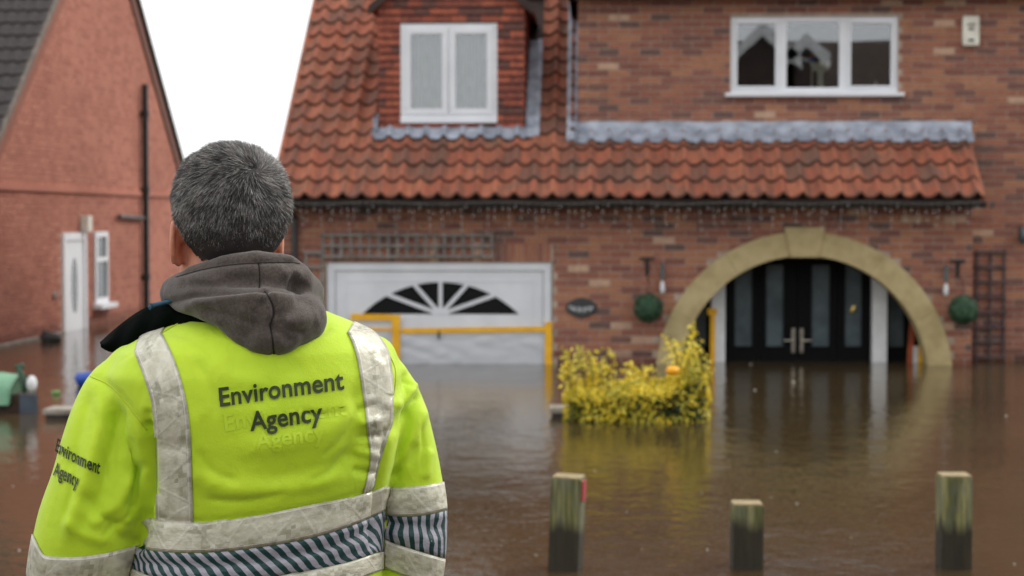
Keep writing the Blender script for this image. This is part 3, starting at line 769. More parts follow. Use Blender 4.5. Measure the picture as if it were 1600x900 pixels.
# dormer roof: small pitched roof with bargeboards and eaves
dr = MB(); oh = .10
for s_ in (-1, 1):
    e = dmx + s_*(dhalf+oh); ze = deave - oh*dpitch
    yb = back(deave)+.35; ya = DY - .09
    top = [(e, ya, ze+.03), (dmx, ya, dapex+.03), (dmx, back(dapex)+.1, dapex+.03), (e, yb, ze+.03)]
    bot = [(x_, y_, z_-.05) for x_, y_, z_ in top]
    f = [(0,1,2,3), (7,6,5,4), (0,4,5,1), (3,7,4,0), (1,5,6,2), (2,6,7,3)]
    dr.add(top+bot, f)
dr.build('dormer_roof', M['tile_i'], house)
for s_ in (-1, 1):
    b = MB(); e = dmx + s_*(dhalf+oh+.005); ze = deave - (oh+.005)*dpitch; ya = DY - .115
    vs = [(e, ya, ze-.075), (dmx, ya, dapex-.05), (dmx, ya, dapex+.05), (e, ya, ze+.03)]; vs += [(x_, y_+.022, z_) for x_, y_, z_ in vs]
    b.add(vs, [(0,1,2,3), (7,6,5,4), (0,4,5,1), (3,2,6,7), (0,3,7,4), (1,5,6,2)]); b.build('bargeboard', M['soffit'], house)
# dormer lead work
sD = (DY - EY)/math.cos(PIT)
lead_apron(dxl - .05, dxr + .02, sD - .22, sD - .0, DY + .01, .01, house)
lead_side(dxr + .17, dxr + .02, sD - .2, sD + 1.75, .06, -1, house)
lead_side(dxl - .07, dxl - .01, sD - .15, sD + .25, .05, 1, house)

# ---- garage door
gd = MB(); gxa, gxb = gx0 + .01, gx1 - .01; GY = FY + .04
fr = MB(); fw = .085
fr.box(gxa, gxb, GY-.02, GY+.06, gzt-fw, gzt-.004); fr.box(gxa, gxa+fw, GY-.02, GY+.06, -.75, gzt-fw); fr.box(gxb-fw, gxb, GY-.02, GY+.06, -.75, gzt-fw)
# door panel with a real fanlight opening
fcx, fz0 = pl(688, 491, GY); fr_x0, _ = pl(566, 491, GY); fr_x1, _ = pl(811, 491, GY); _, ftop = pl(688, 441, GY)
hw = (fr_x1 - fr_x0)/2; fcx = (fr_x0+fr_x1)/2; hgt = ftop - fz0
rad = (hw*hw + hgt*hgt)/(2*hgt); fcz = fz0 + hgt - rad
px0, px1, pz1 = gxa+fw+.006, gxb-fw-.006, gzt-fw-.006
dpn = MB(); n = 48
def arcz(x): return fcz + math.sqrt(max(0, rad*rad - (x-fcx)**2))
xs = [fr_x0 + (fr_x1-fr_x0)*i/n for i in range(n+1)]
dpn.box(px0, px1, GY, GY+.03, -.75, fz0); dpn.box(px0, fr_x0, GY, GY+.03, fz0, pz1); dpn.box(fr_x1, px1, GY, GY+.03, fz0, pz1)
for a, c in zip(xs, xs[1:]):
    za, zc = max(fz0, arcz(a)), max(fz0, arcz(c))
    dpn.quad((a,GY,za), (c,GY,zc), (c,GY,pz1), (a,GY,pz1)); dpn.quad((a,GY,za), (a,GY+.03,za), (c,GY+.03,zc), (c,GY,zc))
door = dpn.build('garage_door', M['upvc_old'], house)
fr.build('frame', M['upvc_old'], door, bevel=.005)
# raised moulding panel and sunburst bars
mo = MB(); e = .10
for (a, c, d_, f_) in [(px0+e, px1-e, pz1-e-.015, pz1-e), (px0+e, px0+e+.015, -.7, pz1-e-.015), (px1-e-.015, px1-e, -.7, pz1-e-.015)]:
    mo.box(a, c, GY-.006, GY-.0005, d_, f_)
mo.build('moulding', M['upvc_old'], door)
angs = [math.pi*k/6 for k in range(7)]
hubr = .075
import itertools
sbz = fz0
ends = []
for k in (1, 2, 3, 4, 5):
    tx = [0, pl(607,469,GY)[0], pl(648,446,GY)[0], fcx, pl(729,446,GY)[0], pl(771,469,GY)[0]][k]
    tz = arcz(tx); ends.append((tx, tz))
    b = MB(); d_ = Vector((tx-fcx, 0, tz-sbz)).normalized(); q = Vector((-d_.z, 0, d_.x))*.02
    a = Vector((fcx, GY-.004, sbz)) + d_*.02; c = Vector((tx, GY-.004, tz)) + d_*.004
    vs = [a-q, c-q, c+q, a+q]; vs += [v_ + Vector((0,.026,0)) for v_ in vs]
    b.add(vs, [(0,3,2,1), (4,5,6,7), (0,1,5,4), (1,2,6,5), (2,3,7,6), (3,0,4,7)]); b.build('glazing_bar', M['upvc_old'], door)
b = MB(); vs = []
for y in (GY-.009, GY+.02):
    vs.append((fcx, y, sbz-.004))
    for i in range(13): t = math.pi*i/12; vs.append((fcx + hubr*1.2*math.cos(t), y, sbz-.004 + hubr*math.sin(t)))
fs = [(0, i+1, i+2) for i in range(12)] + [(14, 14+i+2, 14+i+1) for i in range(12)] + [(i+1, 15+i, 16+i, i+2) for i in range(12)]
b.add(vs, fs); b.build('hub', M['upvc_old'], door)
ends = [(fr_x0, fz0)] + ends + [(fr_x1, fz0)]
for (xa, za), (xb, zb) in zip(ends, ends[1:]):                    # six dark panes between the bars
    b = MB(); pts = [(fcx, fz0)]; nn = 8
    for i in range(nn+1): x = xa + (xb-xa)*i/nn; pts.append((x, max(fz0, arcz(x))+.004))
    vs = [(x, GY+.016, z_) for x, z_ in pts] + [(x, GY+.022, z_) for x, z_ in pts]; L = len(pts)
    b.add(vs, [tuple(range(L)), tuple(range(2*L-1, L-1, -1))] + [(i, (i+1) % L, L+(i+1) % L, L+i) for i in range(L)]); b.build('pane', M['glass_dark'], door)
hx, hz = pl(686, 519, GY-.03); b = MB(); b.box(hx-.022, hx+.022, GY-.03, GY-.001, hz-.05, hz+.045); b.bar((hx, GY-.05, hz+.01), (hx, GY-.028, hz+.01), .018, 12); b.box(hx-.01, hx+.01, GY-.06, GY-.05, hz-.075, hz+.025); b.build('handle', M['black_pl'], door, bevel=.003)
gb = MB(); gb.box(gx0-.05, gx1+.05, GY+.3, GY+.32, -.7, gzt+.1); gb.build('garage_interior', M['room'], house)

# plastic sheet with yellow tape across the door
sh = MB(); sx0, szt = pl(620, 516, FY); sx1, _ = pl(857, 515, FY); sxl, _ = pl(512, 505, FY); nxs, nzs = 90, 24; vs = []
for j in range(nzs+1):
    for i in range(nxs+1):
        x = sxl + (sx1-sxl)*i/nxs; z = -.25 + (szt+.25)*j/nzs
        f1 = noise.noise(Vector((x*2.3 + z*3, z*6, 3)))*.02 + noise.noise(Vector((x*6, z*9 - x*4, 9)))*.010
        vs.append((x, FY + .006 - abs(f1)*(1 if 0 < j < nzs else .2), z))
sh.add(vs, [(j*(nxs+1)+i, j*(nxs+1)+i+1, (j+1)*(nxs+1)+i+1, (j+1)*(nxs+1)+i) for j in range(nzs) for i in range(nxs)])
sheet_m = N('clear_plastic_sheet'); sheet_m.set(Base_Color=lin((214,216,220)), Roughness=.28, Alpha=.72); M['sheet'] = sheet_m.mat
barrier = empty('flood_barrier', ((sx0+sx1)/2, FY, 0), 'plastic sheet edged with yellow tape sealing the white garage door', 'flood barrier')
sh.build('plastic_sheet', M['sheet'], barrier, smooth=True)
def strip(pts, wd, y, nm='yellow_tape', th=.004):
    b = MB(); (xa, za), (xb, zb) = pts; d_ = Vector((xb-xa, 0, zb-za)); L = d_.length; d_.normalize(); q = Vector((-d_.z, 0, d_.x))*wd/2; n = max(2, int(L/.05)); vs = []
    for i in range(n+1):
        c = Vector((xa, y, za)) + d_*(L*i/n) + Vector((0, .002*math.sin(i*1.7), 0)) + q*(.06*math.sin(i*2.3))
        vs += [c-q, c+q, c-q+Vector((0,th,0)), c+q+Vector((0,th,0))]
    fs = []
    for i in range(n): k = 4*i; fs += [(k, k+4, k+5, k+1), (k+2, k+3, k+7, k+6), (k+1, k+5, k+7, k+3), (k, k+2, k+6, k+4)]
    fs += [(0,1,3,2), (4*n, 4*n+2, 4*n+3, 4*n+1)]; b.add(vs, fs); return b.build(nm, M['yellow'], barrier)
def pp(px, py): return pl(px, py, FY - .02)
strip([pp(548,495), pp(613,496)], .065, FY - .024); strip([pp(619,492), pp(619,600)], .085, FY - .030)
strip([pp(548,513), pp(612,515)], .03, FY - .022)
strip([pp(627,517), pp(852,514)], .055, FY - .020); strip([pp(857,503), pp(857,600)], .075, FY - .028)

# ---- porch: recess, door, pillars
PY = FY + .50
pb = MB(); pb.quad((acx-1.5, FY+.27, 1.25), (acx-1.5, PY+.1, 1.25), (acx+1.5, PY+.1, 1.25), (acx+1.5, FY+.27, 1.25))
pb.box(acx-1.6, acx-1.5, FY+.27, PY+.15, -.8, 1.3); pb.box(acx+1.5, acx+1.6, FY+.27, PY+.15, -.8, 1.3); pb.build('porch_recess', M['soffit'], house)
fd = MB(); dX0, _ = pl(1134, 500, PY); dX1, _ = pl(1361, 500, PY); _, dzt = pl(1250, 405, PY)
dmid = (pl(1246, 500, PY)[0])
paneZ1 = pl(1200, 414, PY)[1]; paneZ0 = pl(1200, 541, PY)[1]
pans = [(1148,1175), (1197,1224), (1268,1296), (1320,1346)]
def slab(xa, xb, cuts, z0, z1, Y, th, mat, name, parent):
    b = MB(); x = xa
    for (p, q) in cuts:
        b.box(x, p, Y, Y+th, z0, z1); b.box(p, q, Y, Y+th, z0, paneZ0); b.box(p, q, Y, Y+th, paneZ1, z1); x = q
    b.box(x, xb, Y, Y+th, z0, z1); return b.build(name, mat, parent)
cutsX = [(pl(a,500,PY)[0], pl(c,500,PY)[0]) for a, c in pans]
j1, j2 = pl(1186, 500, PY)[0], pl(1308, 500, PY)[0]
for nm, xa, xb, cc in [('side_panel', dX0, j1-.004, cutsX[:1]), ('front_door', j1+.004, dmid-.003, cutsX[1:2]), ('front_door', dmid+.003, j2-.004, cutsX[2:3]), ('side_panel', j2+.004, dX1, cutsX[3:4])]:
    o = slab(xa, xb, cc, -.75, dzt, PY, .045, M['black_door'], nm, house)
    for (p, q) in cc:
        b = MB(); b.box(p-.003, q+.003, PY+.018, PY+.026, paneZ0-.003, paneZ1+.003); b.build('pane', M['frost'], o)
        b = MB()                                                # raised bead round the glass
        for r_ in [(p-.018, q+.018, paneZ0-.018, paneZ0), (p-.018, q+.018, paneZ1, paneZ1+.018), (p-.018, p, paneZ0, paneZ1), (q, q+.018, paneZ0, paneZ1)]: b.box(r_[0], r_[1], PY-.01, PY-.0005, r_[2], r_[3])
        b.build('bead', M['black_door'], o)
    if nm == 'front_door':
        s_ = -1 if xb < dmid else 1; hx = dmid + s_*.045; _, ha = pl(1240, 513, PY); _, hb = pl(1240, 551, PY)
        b = MB(); b.box(hx-.017, hx+.017, PY-.014, PY-.0008, hb, ha); b.bar((hx, PY-.045, ha-.13), (hx, PY-.012, ha-.13), .01, 8); b.bar((hx, PY-.045, ha-.13), (hx+s_*.1, PY-.045, ha-.13), .009, 8); b.build('handle', M['steel'], o, bevel=.002)
# outer side lights, dark with bluish panes
for (a, c, pa, pc) in [(1040, 1112, 1084, 1104), (1384, 1490, 1389, 1412)]:
    xa, xb = pl(a,500,PY)[0], pl(c,500,PY)[0]; p, q = pl(pa,500,PY)[0], pl(pc,500,PY)[0]
    o = slab(xa, xb, [(p, q)], -.75, dzt, PY+.01, .04, M['black_door'], 'side_panel', house)
    b = MB(); b.box(p-.003, q+.003, PY+.028, PY+.034, paneZ0, paneZ1+.003); b.build('pane', M['frost'], o)
for (a, c) in [(1111, 1133), (1363, 1386)]:
    xa, xb = pl(a, 500, PY-.12)[0], pl(c, 500, PY-.12)[0]; b = MB(); b.box(xa, xb, PY-.14, PY-.002, -.75, 1.249); b.build('porch_pillar', M['white_paint'], house, bevel=.008)
b = MB(); x, z = pl(1333, 483, PY-.03); b.ell((x, PY-.02, z), (.022,.012,.05), (Vector((.9,0,-.4)), Vector((0,1,0)), Vector((.4,0,.9))), 14, 8); tag(b.build('door_glint', M['brass'], smooth=True), 'small tilted brass charm on the right-hand dark porch panel', 'glint')  # brass shape added to stand for a gold spot like a lamp reflection
# yellow tape on the left pillar, propped boards by the right pillar
b = MB(); x0_, z0_ = pl(1110, 482, PY-.16); x1_, _ = pl(1119, 482, PY-.16); b.box(x0_+.0, x1_-.01, PY-.148, PY-.1425, -.4, z0_); b.box(x0_-.03, x1_+.01, PY-.152, PY-.1485, z0_-.07, z0_); tag(b.build('yellow_tape_strip', M['yellow']), 'upright strip of yellow tape on the left white porch pillar', 'tape')
b = MB(); x0_, z0_ = pl(1426, 505, FY+.4); x1_, z1_ = pl(1417, 575, FY+.4)
a = Vector((x0_, FY+.42, z0_)); c = Vector((x1_, FY+.36, z1_-.3)); vs = []
for p in (a, c): vs += [p+Vector((-.03,-.012,0)), p+Vector((.03,-.012,0)), p+Vector((.03,.012,0)), p+Vector((-.03,.012,0))]
b.add(vs, [(0,1,2,3), (7,6,5,4), (0,4,5,1), (1,5,6,2), (2,6,7,3), (3,7,4,0)]); tag(b.build('wooden_plank', M['orange_wood']), 'orange-brown plank leaning inside the right foot of the arch', 'plank')
brd = empty('taped_board', (pl(1433,560,FY+.35)[0], FY+.35, 0), 'short white board with a yellow edge standing inside the right foot of the arch', 'board')
xa, zt_ = pl(1427, 541, FY+.35); xb, _ = pl(1434, 541, FY+.35); xc, _ = pl(1441, 541, FY+.35)
b = MB(); b.box(xa, xb, FY+.34, FY+.37, -.4, zt_); b.build('board', M['white_paint'], brd)
b = MB(); b.box(xb+.001, xc, FY+.335, FY+.37, -.4, zt_+.01); b.build('yellow_edge', M['yellow'], brd)

# ---- things fixed to the walls
ab = empty('alarm_box', (pl(1517,48,UY)[0], UY, pl(1517,70,UY)[1]), 'cream burglar alarm box high on the brick wall right of the upper window', 'alarm box')
x, zc = pl(1517, 48, UY-.05); b = MB(); b.box(x-.092, x+.092, UY-.075, UY-.004, zc-.165, zc+.16); b.build('casing', M['cream'], ab, bevel=.03)
b = MB(); b.box(x-.03, x+.03, UY-.082, UY-.0745, zc-.115, zc-.09); b.build('strobe', M['slate_blue'], ab)
b = MB(); b.box(x-.045, x+.045, UY-.0765, UY-.0748, zc+.05, zc+.075); b.box(x-.03, x+.03, UY-.0765, UY-.0748, zc-.0, zc+.035); b.build('emblem', M['trellis'], ab)
pq = empty('house_sign', (pl(908,481,FY)[0], FY, pl(908,500,FY)[1]), 'dark oval name plaque on the brick wall between garage and arch', 'sign')
x, zc = pl(908.5, 480.5, FY); b = MB(); vs = []
for y, k in ((FY-.005, 1.0), (FY-.022, 1.0), (FY-.027, .95)):
    for i in range(32): t = 2*math.pi*i/32; vs.append((x + .163*k*math.cos(t), y, zc + .1*k*math.sin(t)*(1 + .06*math.cos(4*t))))
fs = [(j*32+i, j*32+(i+1) % 32, (j+1)*32+(i+1) % 32, (j+1)*32+i) for j in range(2) for i in range(32)] + [tuple(range(64, 96)), tuple(range(31, -1, -1))]
b.add(vs, fs); b.build('plaque', M['plaque'], pq)
b = MB()                                                       # illegible pale lettering set in an arc, as it reads in the photo
for i in range(9):
    t = (i-4)/4; lx = x + t*.118; lz = zc - .022 + .022*t*t; h_ = .026 - .003*abs(t)
    b.box(lx-.0095, lx-.003, FY-.0305, FY-.0275, lz-h_, lz+h_)
    if i % 2: b.box(lx+.003, lx+.0085, FY-.0305, FY-.0275, lz-h_, lz+h_)
    if i % 3: b.box(lx-.003, lx+.003, FY-.0303, FY-.0275, lz-.004, lz+.004)
    else: b.box(lx-.003, lx+.0085, FY-.0303, FY-.0275, lz+h_-.009, lz+h_)
b.build('lettering', M['white_paint'], pq)
# topiary balls on brackets, lanterns
def topiary(px, py, label, Yo):
    x, z = pl(px, py, Yo); e = empty('topiary_ball', (x, Yo, z), label, 'topiary', 'green topiary balls hung either side of the arch')
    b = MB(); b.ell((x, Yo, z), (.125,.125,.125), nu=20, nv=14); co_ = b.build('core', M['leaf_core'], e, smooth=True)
    b = MB(); r0 = random.Random(px)
    for i in range(2400):
        d_ = Vector((r0.gauss(0,1), r0.gauss(0,1), r0.gauss(0,1))).normalized(); c = Vector((x, Yo, z)) + d_*r0.uniform(.12,.158)
        t = d_.orthogonal().normalized(); t = (Matrix.Rotation(r0.uniform(0, 6.28), 3, d_) @ t + d_*r0.uniform(0,.9)).normalized(); q = t.cross(d_).normalized(); l, w2 = r0.uniform(.014,.024), r0.uniform(.005,.009)
        b.add([c-t*l, c+q*w2, c+t*l, c-q*w2], [(0,1,2,3)])
    stuff(b.build('foliage', M['leaf_g'], e))
    b = MB(); b.bar((x, Yo, z+.12), (x, Yo, z+.26), .004, 6); b.bar((x, Yo, z+.26), (x, FY-.02 if Yo < FY+.1 else UY-.02, z+.34), .006, 6); b.build('hanger', M['black_pl'], e)
topiary(1013, 481, 'round green topiary ball hanging on the brick left of the arch', FY - .17)
topiary(1505, 484, 'round green topiary ball hanging on the brick right of the arch, near the trellis', FY - .17)
def bracket(px, py, label):
    x, z = pl(px, py, FY); b = MB(); s_ = .075
    b.box(x-.02, x+.02, FY-.016, FY-.004, z-.17, z); b.box(x-s_, x+s_, FY-.03, FY-.005, z, z+.024); b.bar((x, FY-.012, z-.02), (x, FY-.17, z+.01), .008, 6); b.bar((x, FY-.012, z-.14), (x, FY-.13, z+.0), .006, 6)
    tag(b.build('hanging_bracket', M['black_pl'], bevel=.003), label, 'bracket', 'black brackets above the topiary balls')
bracket(1011, 405, 'black T-shaped bracket on the brick above the left topiary ball')
bracket(1496, 409, 'black T-shaped bracket on the brick above the right topiary ball')
def lantern(px, py, label):
    x, z = pl(px, py, FY-.06); e = empty('hanging_ornament', (x, FY-.06, z), label, 'wall ornament', 'slim pale ornaments either side of the arch')
    b = MB(); b.lathe((x, FY-.06, z-.10), [(.006,-.05), (.024,-.045), (.028,0), (.02,.06), (.012,.08)], 12); b.build('white_bell', M['white_paint'], e, smooth=True)
    b = MB(); b.bar((x, FY-.06, z-.03), (x, FY-.06, z+.02), .013, 8); b.bar((x, FY-.06, z+.02), (x, FY-.06, z+.16), .022, 8); b.bar((x, FY-.06, z+.15), (x, FY-.003, z+.17), .006, 6); b.build('grey_rod', M['frost'], e)
lantern(1035, 436, 'slim grey and white hanging ornament beside the left black bracket')
lantern(1478, 440, 'slim grey and white hanging ornament beside the right black bracket')
# trellises
def trellis(name, x0, x1, z0, z1, Y, nv, nh, mat, label):
    e = empty(name, ((x0+x1)/2, Y, z0), label, 'trellis'); wd = .028
    for i in range(nv): x = x0 + (x1-x0)*i/(nv-1); b = MB(); b.box(x-wd/2, x+wd/2, Y-.016, Y, z0, z1); b.build('slat', mat, e)
    for i in range(nh): z = z0 + .02 + (z1-z0-.04)*i/(nh-1); b = MB(); b.box(x0-.02, x1+.02, Y-.034, Y-.0165, z-wd/2, z+wd/2); b.build('slat', mat, e)
tx0, tz1 = pl(504, 364, FY-.03); tx1, tz0 = pl(768, 404, FY-.03)
trellis('wall_trellis', tx0, tx1, tz0, tz1, FY - .012, 19, 3, M['trellis'], 'long low grey trellis above the white garage door')
tx0, tz1 = pl(478, 392, FY-.03); tx1, tz0 = pl(503, 600, FY-.03)
trellis('wall_trellis', tx0, tx1, tz0, tz1 - .0, FY - .012, 2, 10, M['trellis'], 'narrow grey trellis on the brick left of the white garage door')
tx0, tz1 = pl(1527, 391, UY-.03); tx1, tz0 = pl(1568, 570, UY-.03)
trellis('wall_trellis', tx0, tx1, tz0 - .1, tz1, UY - .012, 3, 9, M['trellis_d'], 'tall dark trellis panel on the wall right of the arch')
b = MB(); x, z = pl(1597, 367, UY-.08); b.ell((x, UY-.09, z-.01), (.045,.06,.09), nu=14, nv=8); b.bar((x, UY-.09, z+.04), (x, UY-.003, z+.08), .015, 8); tag(b.build('wall_lamp', M['frost'], smooth=True), 'blue-grey wall lamp at the right edge beside the dark trellis', 'lamp')
# icicle fairy lights along the gutter
ic = empty('icicle_lights', (0, gy-.07, gzc), 'string of icicle fairy lights dangling along the black gutter', 'string lights')
b = MB(); bb = MB(); r0 = random.Random(3); x = rx0 + .1; last = None; pts = []
while x < rx1:
    pts.append((x, gy-.062, gzc + .02 + .012*math.sin(x*5))); x += .07
b.tube(pts, .0022, 4)
for i, p in enumerate(pts):
    L = [.05,.22,.1,.3,.16,.08,.26][i % 7]*r0.uniform(.6, 1.1); q = (p[0] + r0.uniform(-.03,.03), p[1]+.0, p[2]-L)
    b.tube([p, ((p[0]+q[0])/2 + r0.uniform(-.015,.015), p[1]-.004, (p[2]+q[2])/2), q], .0013, 4)
    for k in range(max(1, int(L/.07))): t = (k+1)/max(1, int(L/.07)); bb.ell((p[0]+(q[0]-p[0])*t, p[1], p[2]-L*t), (.005,.005,.009), nu=6, nv=4)
b.build('wire', M['trellis'], ic); stuff(bb.build('bulbs', M['white_paint'], ic))

# ================================================================== LEFT HOUSE
def lx_at(px, py):               # point on the left house's side wall (plane x = LX)
    d = ray(px, py); k = LX / d.x; return CAM + d*k
p = ray(0, 541); LX = (CAM + p*(-HC/p.z)).x
Pl = lx_at(0, 200); Pl2 = lx_at(85, 0); Pr = lx_at(280, 250); Pr2 = lx_at(212, 0)
sl_l = (Pl2.z-Pl.z)/(Pl2.y-Pl.y); sl_r = (Pr2.z-Pr.z)/(Pr2.y-Pr.y)
LP = (abs(sl_l)+abs(sl_r))/2
print('left house', LX, sl_l, sl_r, Pl, Pr)
ayy = (Pl.y + Pr.y + (Pr.z-Pl.z)/LP)/2; az = Pl.z + LP*(ayy-Pl.y)
EZL = 1.95; y0 = ayy - (az-EZL)/LP; y1 = ayy + (az-EZL)/LP
lh = empty('side_house', (LX-3, (y0+y1)/2, 0), 'orange-red brick house at the left seen side-on with a steep gable', 'house')
gm = MB(); th = .3
def gab(x): return [(x,y0,-.8), (x,y1,-.8), (x,y1,EZL), (x,ayy,az), (x,y0,EZL)]
dl = lx_at(97, 400); dr_ = lx_at(133, 400); ldz = lx_at(115, 364).z
gm.add(gab(LX-.006) + gab(LX-th), [(0,1,2,3,4), (9,8,7,6,5), (0,5,6,1), (1,6,7,2), (2,7,8,3), (3,8,9,4), (4,9,5,0)])
gwall = gm.build('gable_wall', M['mortar_l'], lh)
b = MB(); k = -2
while k*.075 < az:
    z = k*.075; half = (az - z)/LP if z > EZL else (y1-y0)/2
    a, c = ayy - half, ayy + half; y = y0 - (.1125 if k % 2 else 0)
    while y < c:
        p, q = max(a+.0, y), min(c, y+BW)
        if q - p > .05:
            skip = False
            for (ya, yb, za, zb) in [(dl.y, dr_.y, -1, ldz)]:
                if q > ya and p < yb and za < z+.03 < zb: skip = True
            if not skip: xx = LX + random.uniform(0, .003); b.add([(xx,p,z), (xx,q,z), (xx,q,z+BH), (xx,p,z+BH), (LX-.01,p,z), (LX-.01,q,z), (LX-.01,q,z+BH), (LX-.01,p,z+BH)], [(0,1,2,3), (0,4,5,1), (1,5,6,2), (2,6,7,3), (3,7,4,0)])
        y += BW + JT
    k += 1
stuff(b.build('brickwork', M['brick_l'], gwall))
b = MB(); b.box(LX-8, LX-th-.01, y0, y0+.25, -.8, EZL); b.box(LX-8, LX-th-.01, y1-.25, y1, -.8, EZL); b.build('front_wall', M['brick_l'], lh)
# roof with dark interlocking tiles: rows as separate tiles in view
lp = math.atan(LP); lr = MB()
for s_ in (-1, 1):
    e = .25; ye = ayy + s_*((az-EZL)/LP + e); ze = EZL - e*LP
    top = [(LX+.05, ye, ze+.06), (LX+.05, ayy, az+.06), (LX-8, ayy, az+.06), (LX-8, ye, ze+.06)]; bot = [(x_, y_, z_-.055) for x_, y_, z_ in top]
    lr.add(top+bot, [(0,1,2,3), (7,6,5,4), (0,4,5,1), (3,7,4,0), (2,6,7,3), (1,5,6,2)])
lroof = lr.build('roof', M['dark_tile'], lh)
b = MB(); tw, tg = .295, .30
vs = []; 
for s_, l_ in ((0,.032), (.36,.006)):
    for i in range(9): u = i/8; vs.append((-u*tw, s_, l_ + .022*max(0, math.sin(2*math.pi*u*2 - .6))))
for i in range(9): vs.append((-i/8*tw, 0, vs[i][2]-.02))
b.add(vs, [(i+1, i, 9+i, 10+i) for i in range(8)] + [(i, i+1, 18+i+1, 18+i) for i in range(8)]); ltm = b.mesh('tile', M['dark_tile'])
nr = int((az - EZL + .25*LP)/math.sin(lp)/tg)
lj = MB(); Rl = Matrix.Rotation(lp, 3, 'X')
for r_ in range(nr):
    for c in range(26):
        sy = r_*tg; p = Vector((LX + .05 - c*tw, ayy - (az-EZL)/LP - .25 + sy*math.cos(lp), EZL - .25*LP + .06 + sy*math.sin(lp)))
        px, py = proj(p)
        if px > -60 and py > -40: inst('tile', ltm, p, (lp, 0, 0), lroof)
        else: lj.add([p + Rl @ Vector(v_) for v_ in vs], [(i+1, i, 9+i, 10+i) for i in range(8)] + [(i, i+1, 19+i, 18+i) for i in range(8)])
stuff(lj.build('tiling', M['dark_tile'], lroof))
for s_ in (-1, 1):                                             # mortared verges along the gable
    b = MB(); e = .25; ye = ayy + s_*((az-EZL)/LP + e); ze = EZL - e*LP
    for xo, yo in (((LX+.085), 0),):
        vs = [(LX+.035, ye, ze-.02), (LX+.07, ye, ze-.02), (LX+.07, ayy, az-.02), (LX+.035, ayy, az-.02), (LX+.035, ye, ze+.085), (LX+.07, ye, ze+.085), (LX+.07, ayy, az+.085), (LX+.035, ayy, az+.085)]
        b.add(vs, [(0,3,2,1), (4,5,6,7), (0,1,5,4), (1,2,6,5), (2,3,7,6), (3,0,4,7)])
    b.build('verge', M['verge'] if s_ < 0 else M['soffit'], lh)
    b = MB()                                                  # corbelled brick band below the verge
    vs = []
    for o1, o2 in ((.02, .05), (.26, .05)):
        vs += [(LX-.02, ye, ze-.05-o1), (LX+.03, ye, ze-.05-o1), (LX+.03, ayy, az-.05-o1), (LX-.02, ayy, az-.05-o1)]
    b.add(vs, [(0,3,2,1), (4,5,6,7), (0,1,5,4), (1,2,6,5), (2,3,7,6), (3,0,4,7)]); b.build('verge_band', M['brick_o'], lh)
# string course
zs = lx_at(100, 297).z; b = MB(); b.box(LX+.001, LX+.035, y0, y1, zs-.035, zs+.035); b.build('string_course', M['brick_l'], lh, bevel=.004)
# door
gdr = MB(); gdr.box(LX-.05, LX+.03, dl.y, dl.y+.11, -.7, ldz); gdr.box(LX-.05, LX+.03, dr_.y-.11, dr_.y, -.7, ldz); gdr.box(LX-.05, LX+.03, dl.y+.11, dr_.y-.11, ldz-.10, ldz)
side_door = gdr.build('door_frame', M['upvc'], lh, bevel=.004)
b = MB(); b.box(LX-.06, LX+.008, dl.y+.112, dr_.y-.112, -.7, ldz-.102); b.build('door_leaf', M['upvc'], side_door)
dc = (dl.y+dr_.y)/2; b = MB(); vs = []; zc = ldz - .72
for x in (LX+.009, LX+.014):
    for i in range(24): t = 2*math.pi*i/24; vs.append((x, dc + .14*math.cos(t), zc + .38*math.sin(t)))
b.add(vs, [tuple(range(23,-1,-1)), tuple(range(24,48))] + [(i, (i+1) % 24, 24+(i+1) % 24, 24+i) for i in range(24)]); b.build('pane', M['frost'], side_door)
# narrow window
wl, wr = lx_at(146, 400), lx_at(166, 400); wzt, wzb = lx_at(155, 362).z, lx_at(155, 474).z; wzm = lx_at(155, 402).z
b = MB(); e = .05
for r_ in [(wl.y, wr.y, wzt-e*1.5, wzt), (wl.y, wr.y, wzm-.06, wzm), (wl.y, wr.y, wzb, wzb+.08), (wl.y, wl.y+e*1.3, wzb+.08, wzm-.06), (wr.y-e, wr.y, wzb+.08, wzm-.06), (wl.y, wl.y+e*2, wzm, wzt-e*1.5), (wr.y-e*2, wr.y, wzm, wzt-e*1.5)]:
    b.box(LX-.0, LX+.035, r_[0], r_[1], r_[2], r_[3])
lw = b.build('window', M['upvc'], lh)
b = MB(); b.box(LX+.002, LX+.008, wl.y+.04, wr.y-.04, wzb+.07, wzt-.05); b.build('pane', M['frost'], lw)
b = MB(); b.box(LX+.001, LX+.14, wl.y-.06, wr.y+.12, wzb-.07, wzb-.002); b.build('sill', M['upvc'], lw, bevel=.006)
# downpipes and outlet
pt = lx_at(219, 132); b = MB(); b.bar((LX+.075, pt.y, -.6), (LX+.075, pt.y, pt.z), .05, 12); b.build('soil_pipe', M['black_pl'], lh, smooth=False)
for zz in (lx_at(219, 178).z, lx_at(219, 298).z, .6): b = MB(); b.bar((LX+.075, pt.y, zz-.05), (LX+.075, pt.y, zz+.05), .066, 12); b.box(LX+.001, LX+.07, pt.y-.05, pt.y+.05, zz-.02, zz+.02); b.build('pipe_collar', M['black_pl'], lh)
q = lx_at(180, 338); q2 = lx_at(214, 341); b = MB(); b.bar((LX+.06, q.y, q.z), (LX+.06, pt.y - .04, q.z-.03), .03, 10); b.build('waste_pipe', M['black_pl'], lh)
q = lx_at(128, 348); b = MB(); b.box(LX+.001, LX+.12, q.y-.1, q.y+.1, q.z-.13, q.z+.1); o = b.build('wall_lantern', M['cream'], bevel=.01); tag(o, 'boxy cream lantern on the brick above the white side door', 'lamp')
q = lx_at(84, 461); b = MB(); b.bar((LX+.0, q.y, q.z), (LX+.04, q.y, q.z), .05, 12); b.build('vent', M['concrete'], lh)
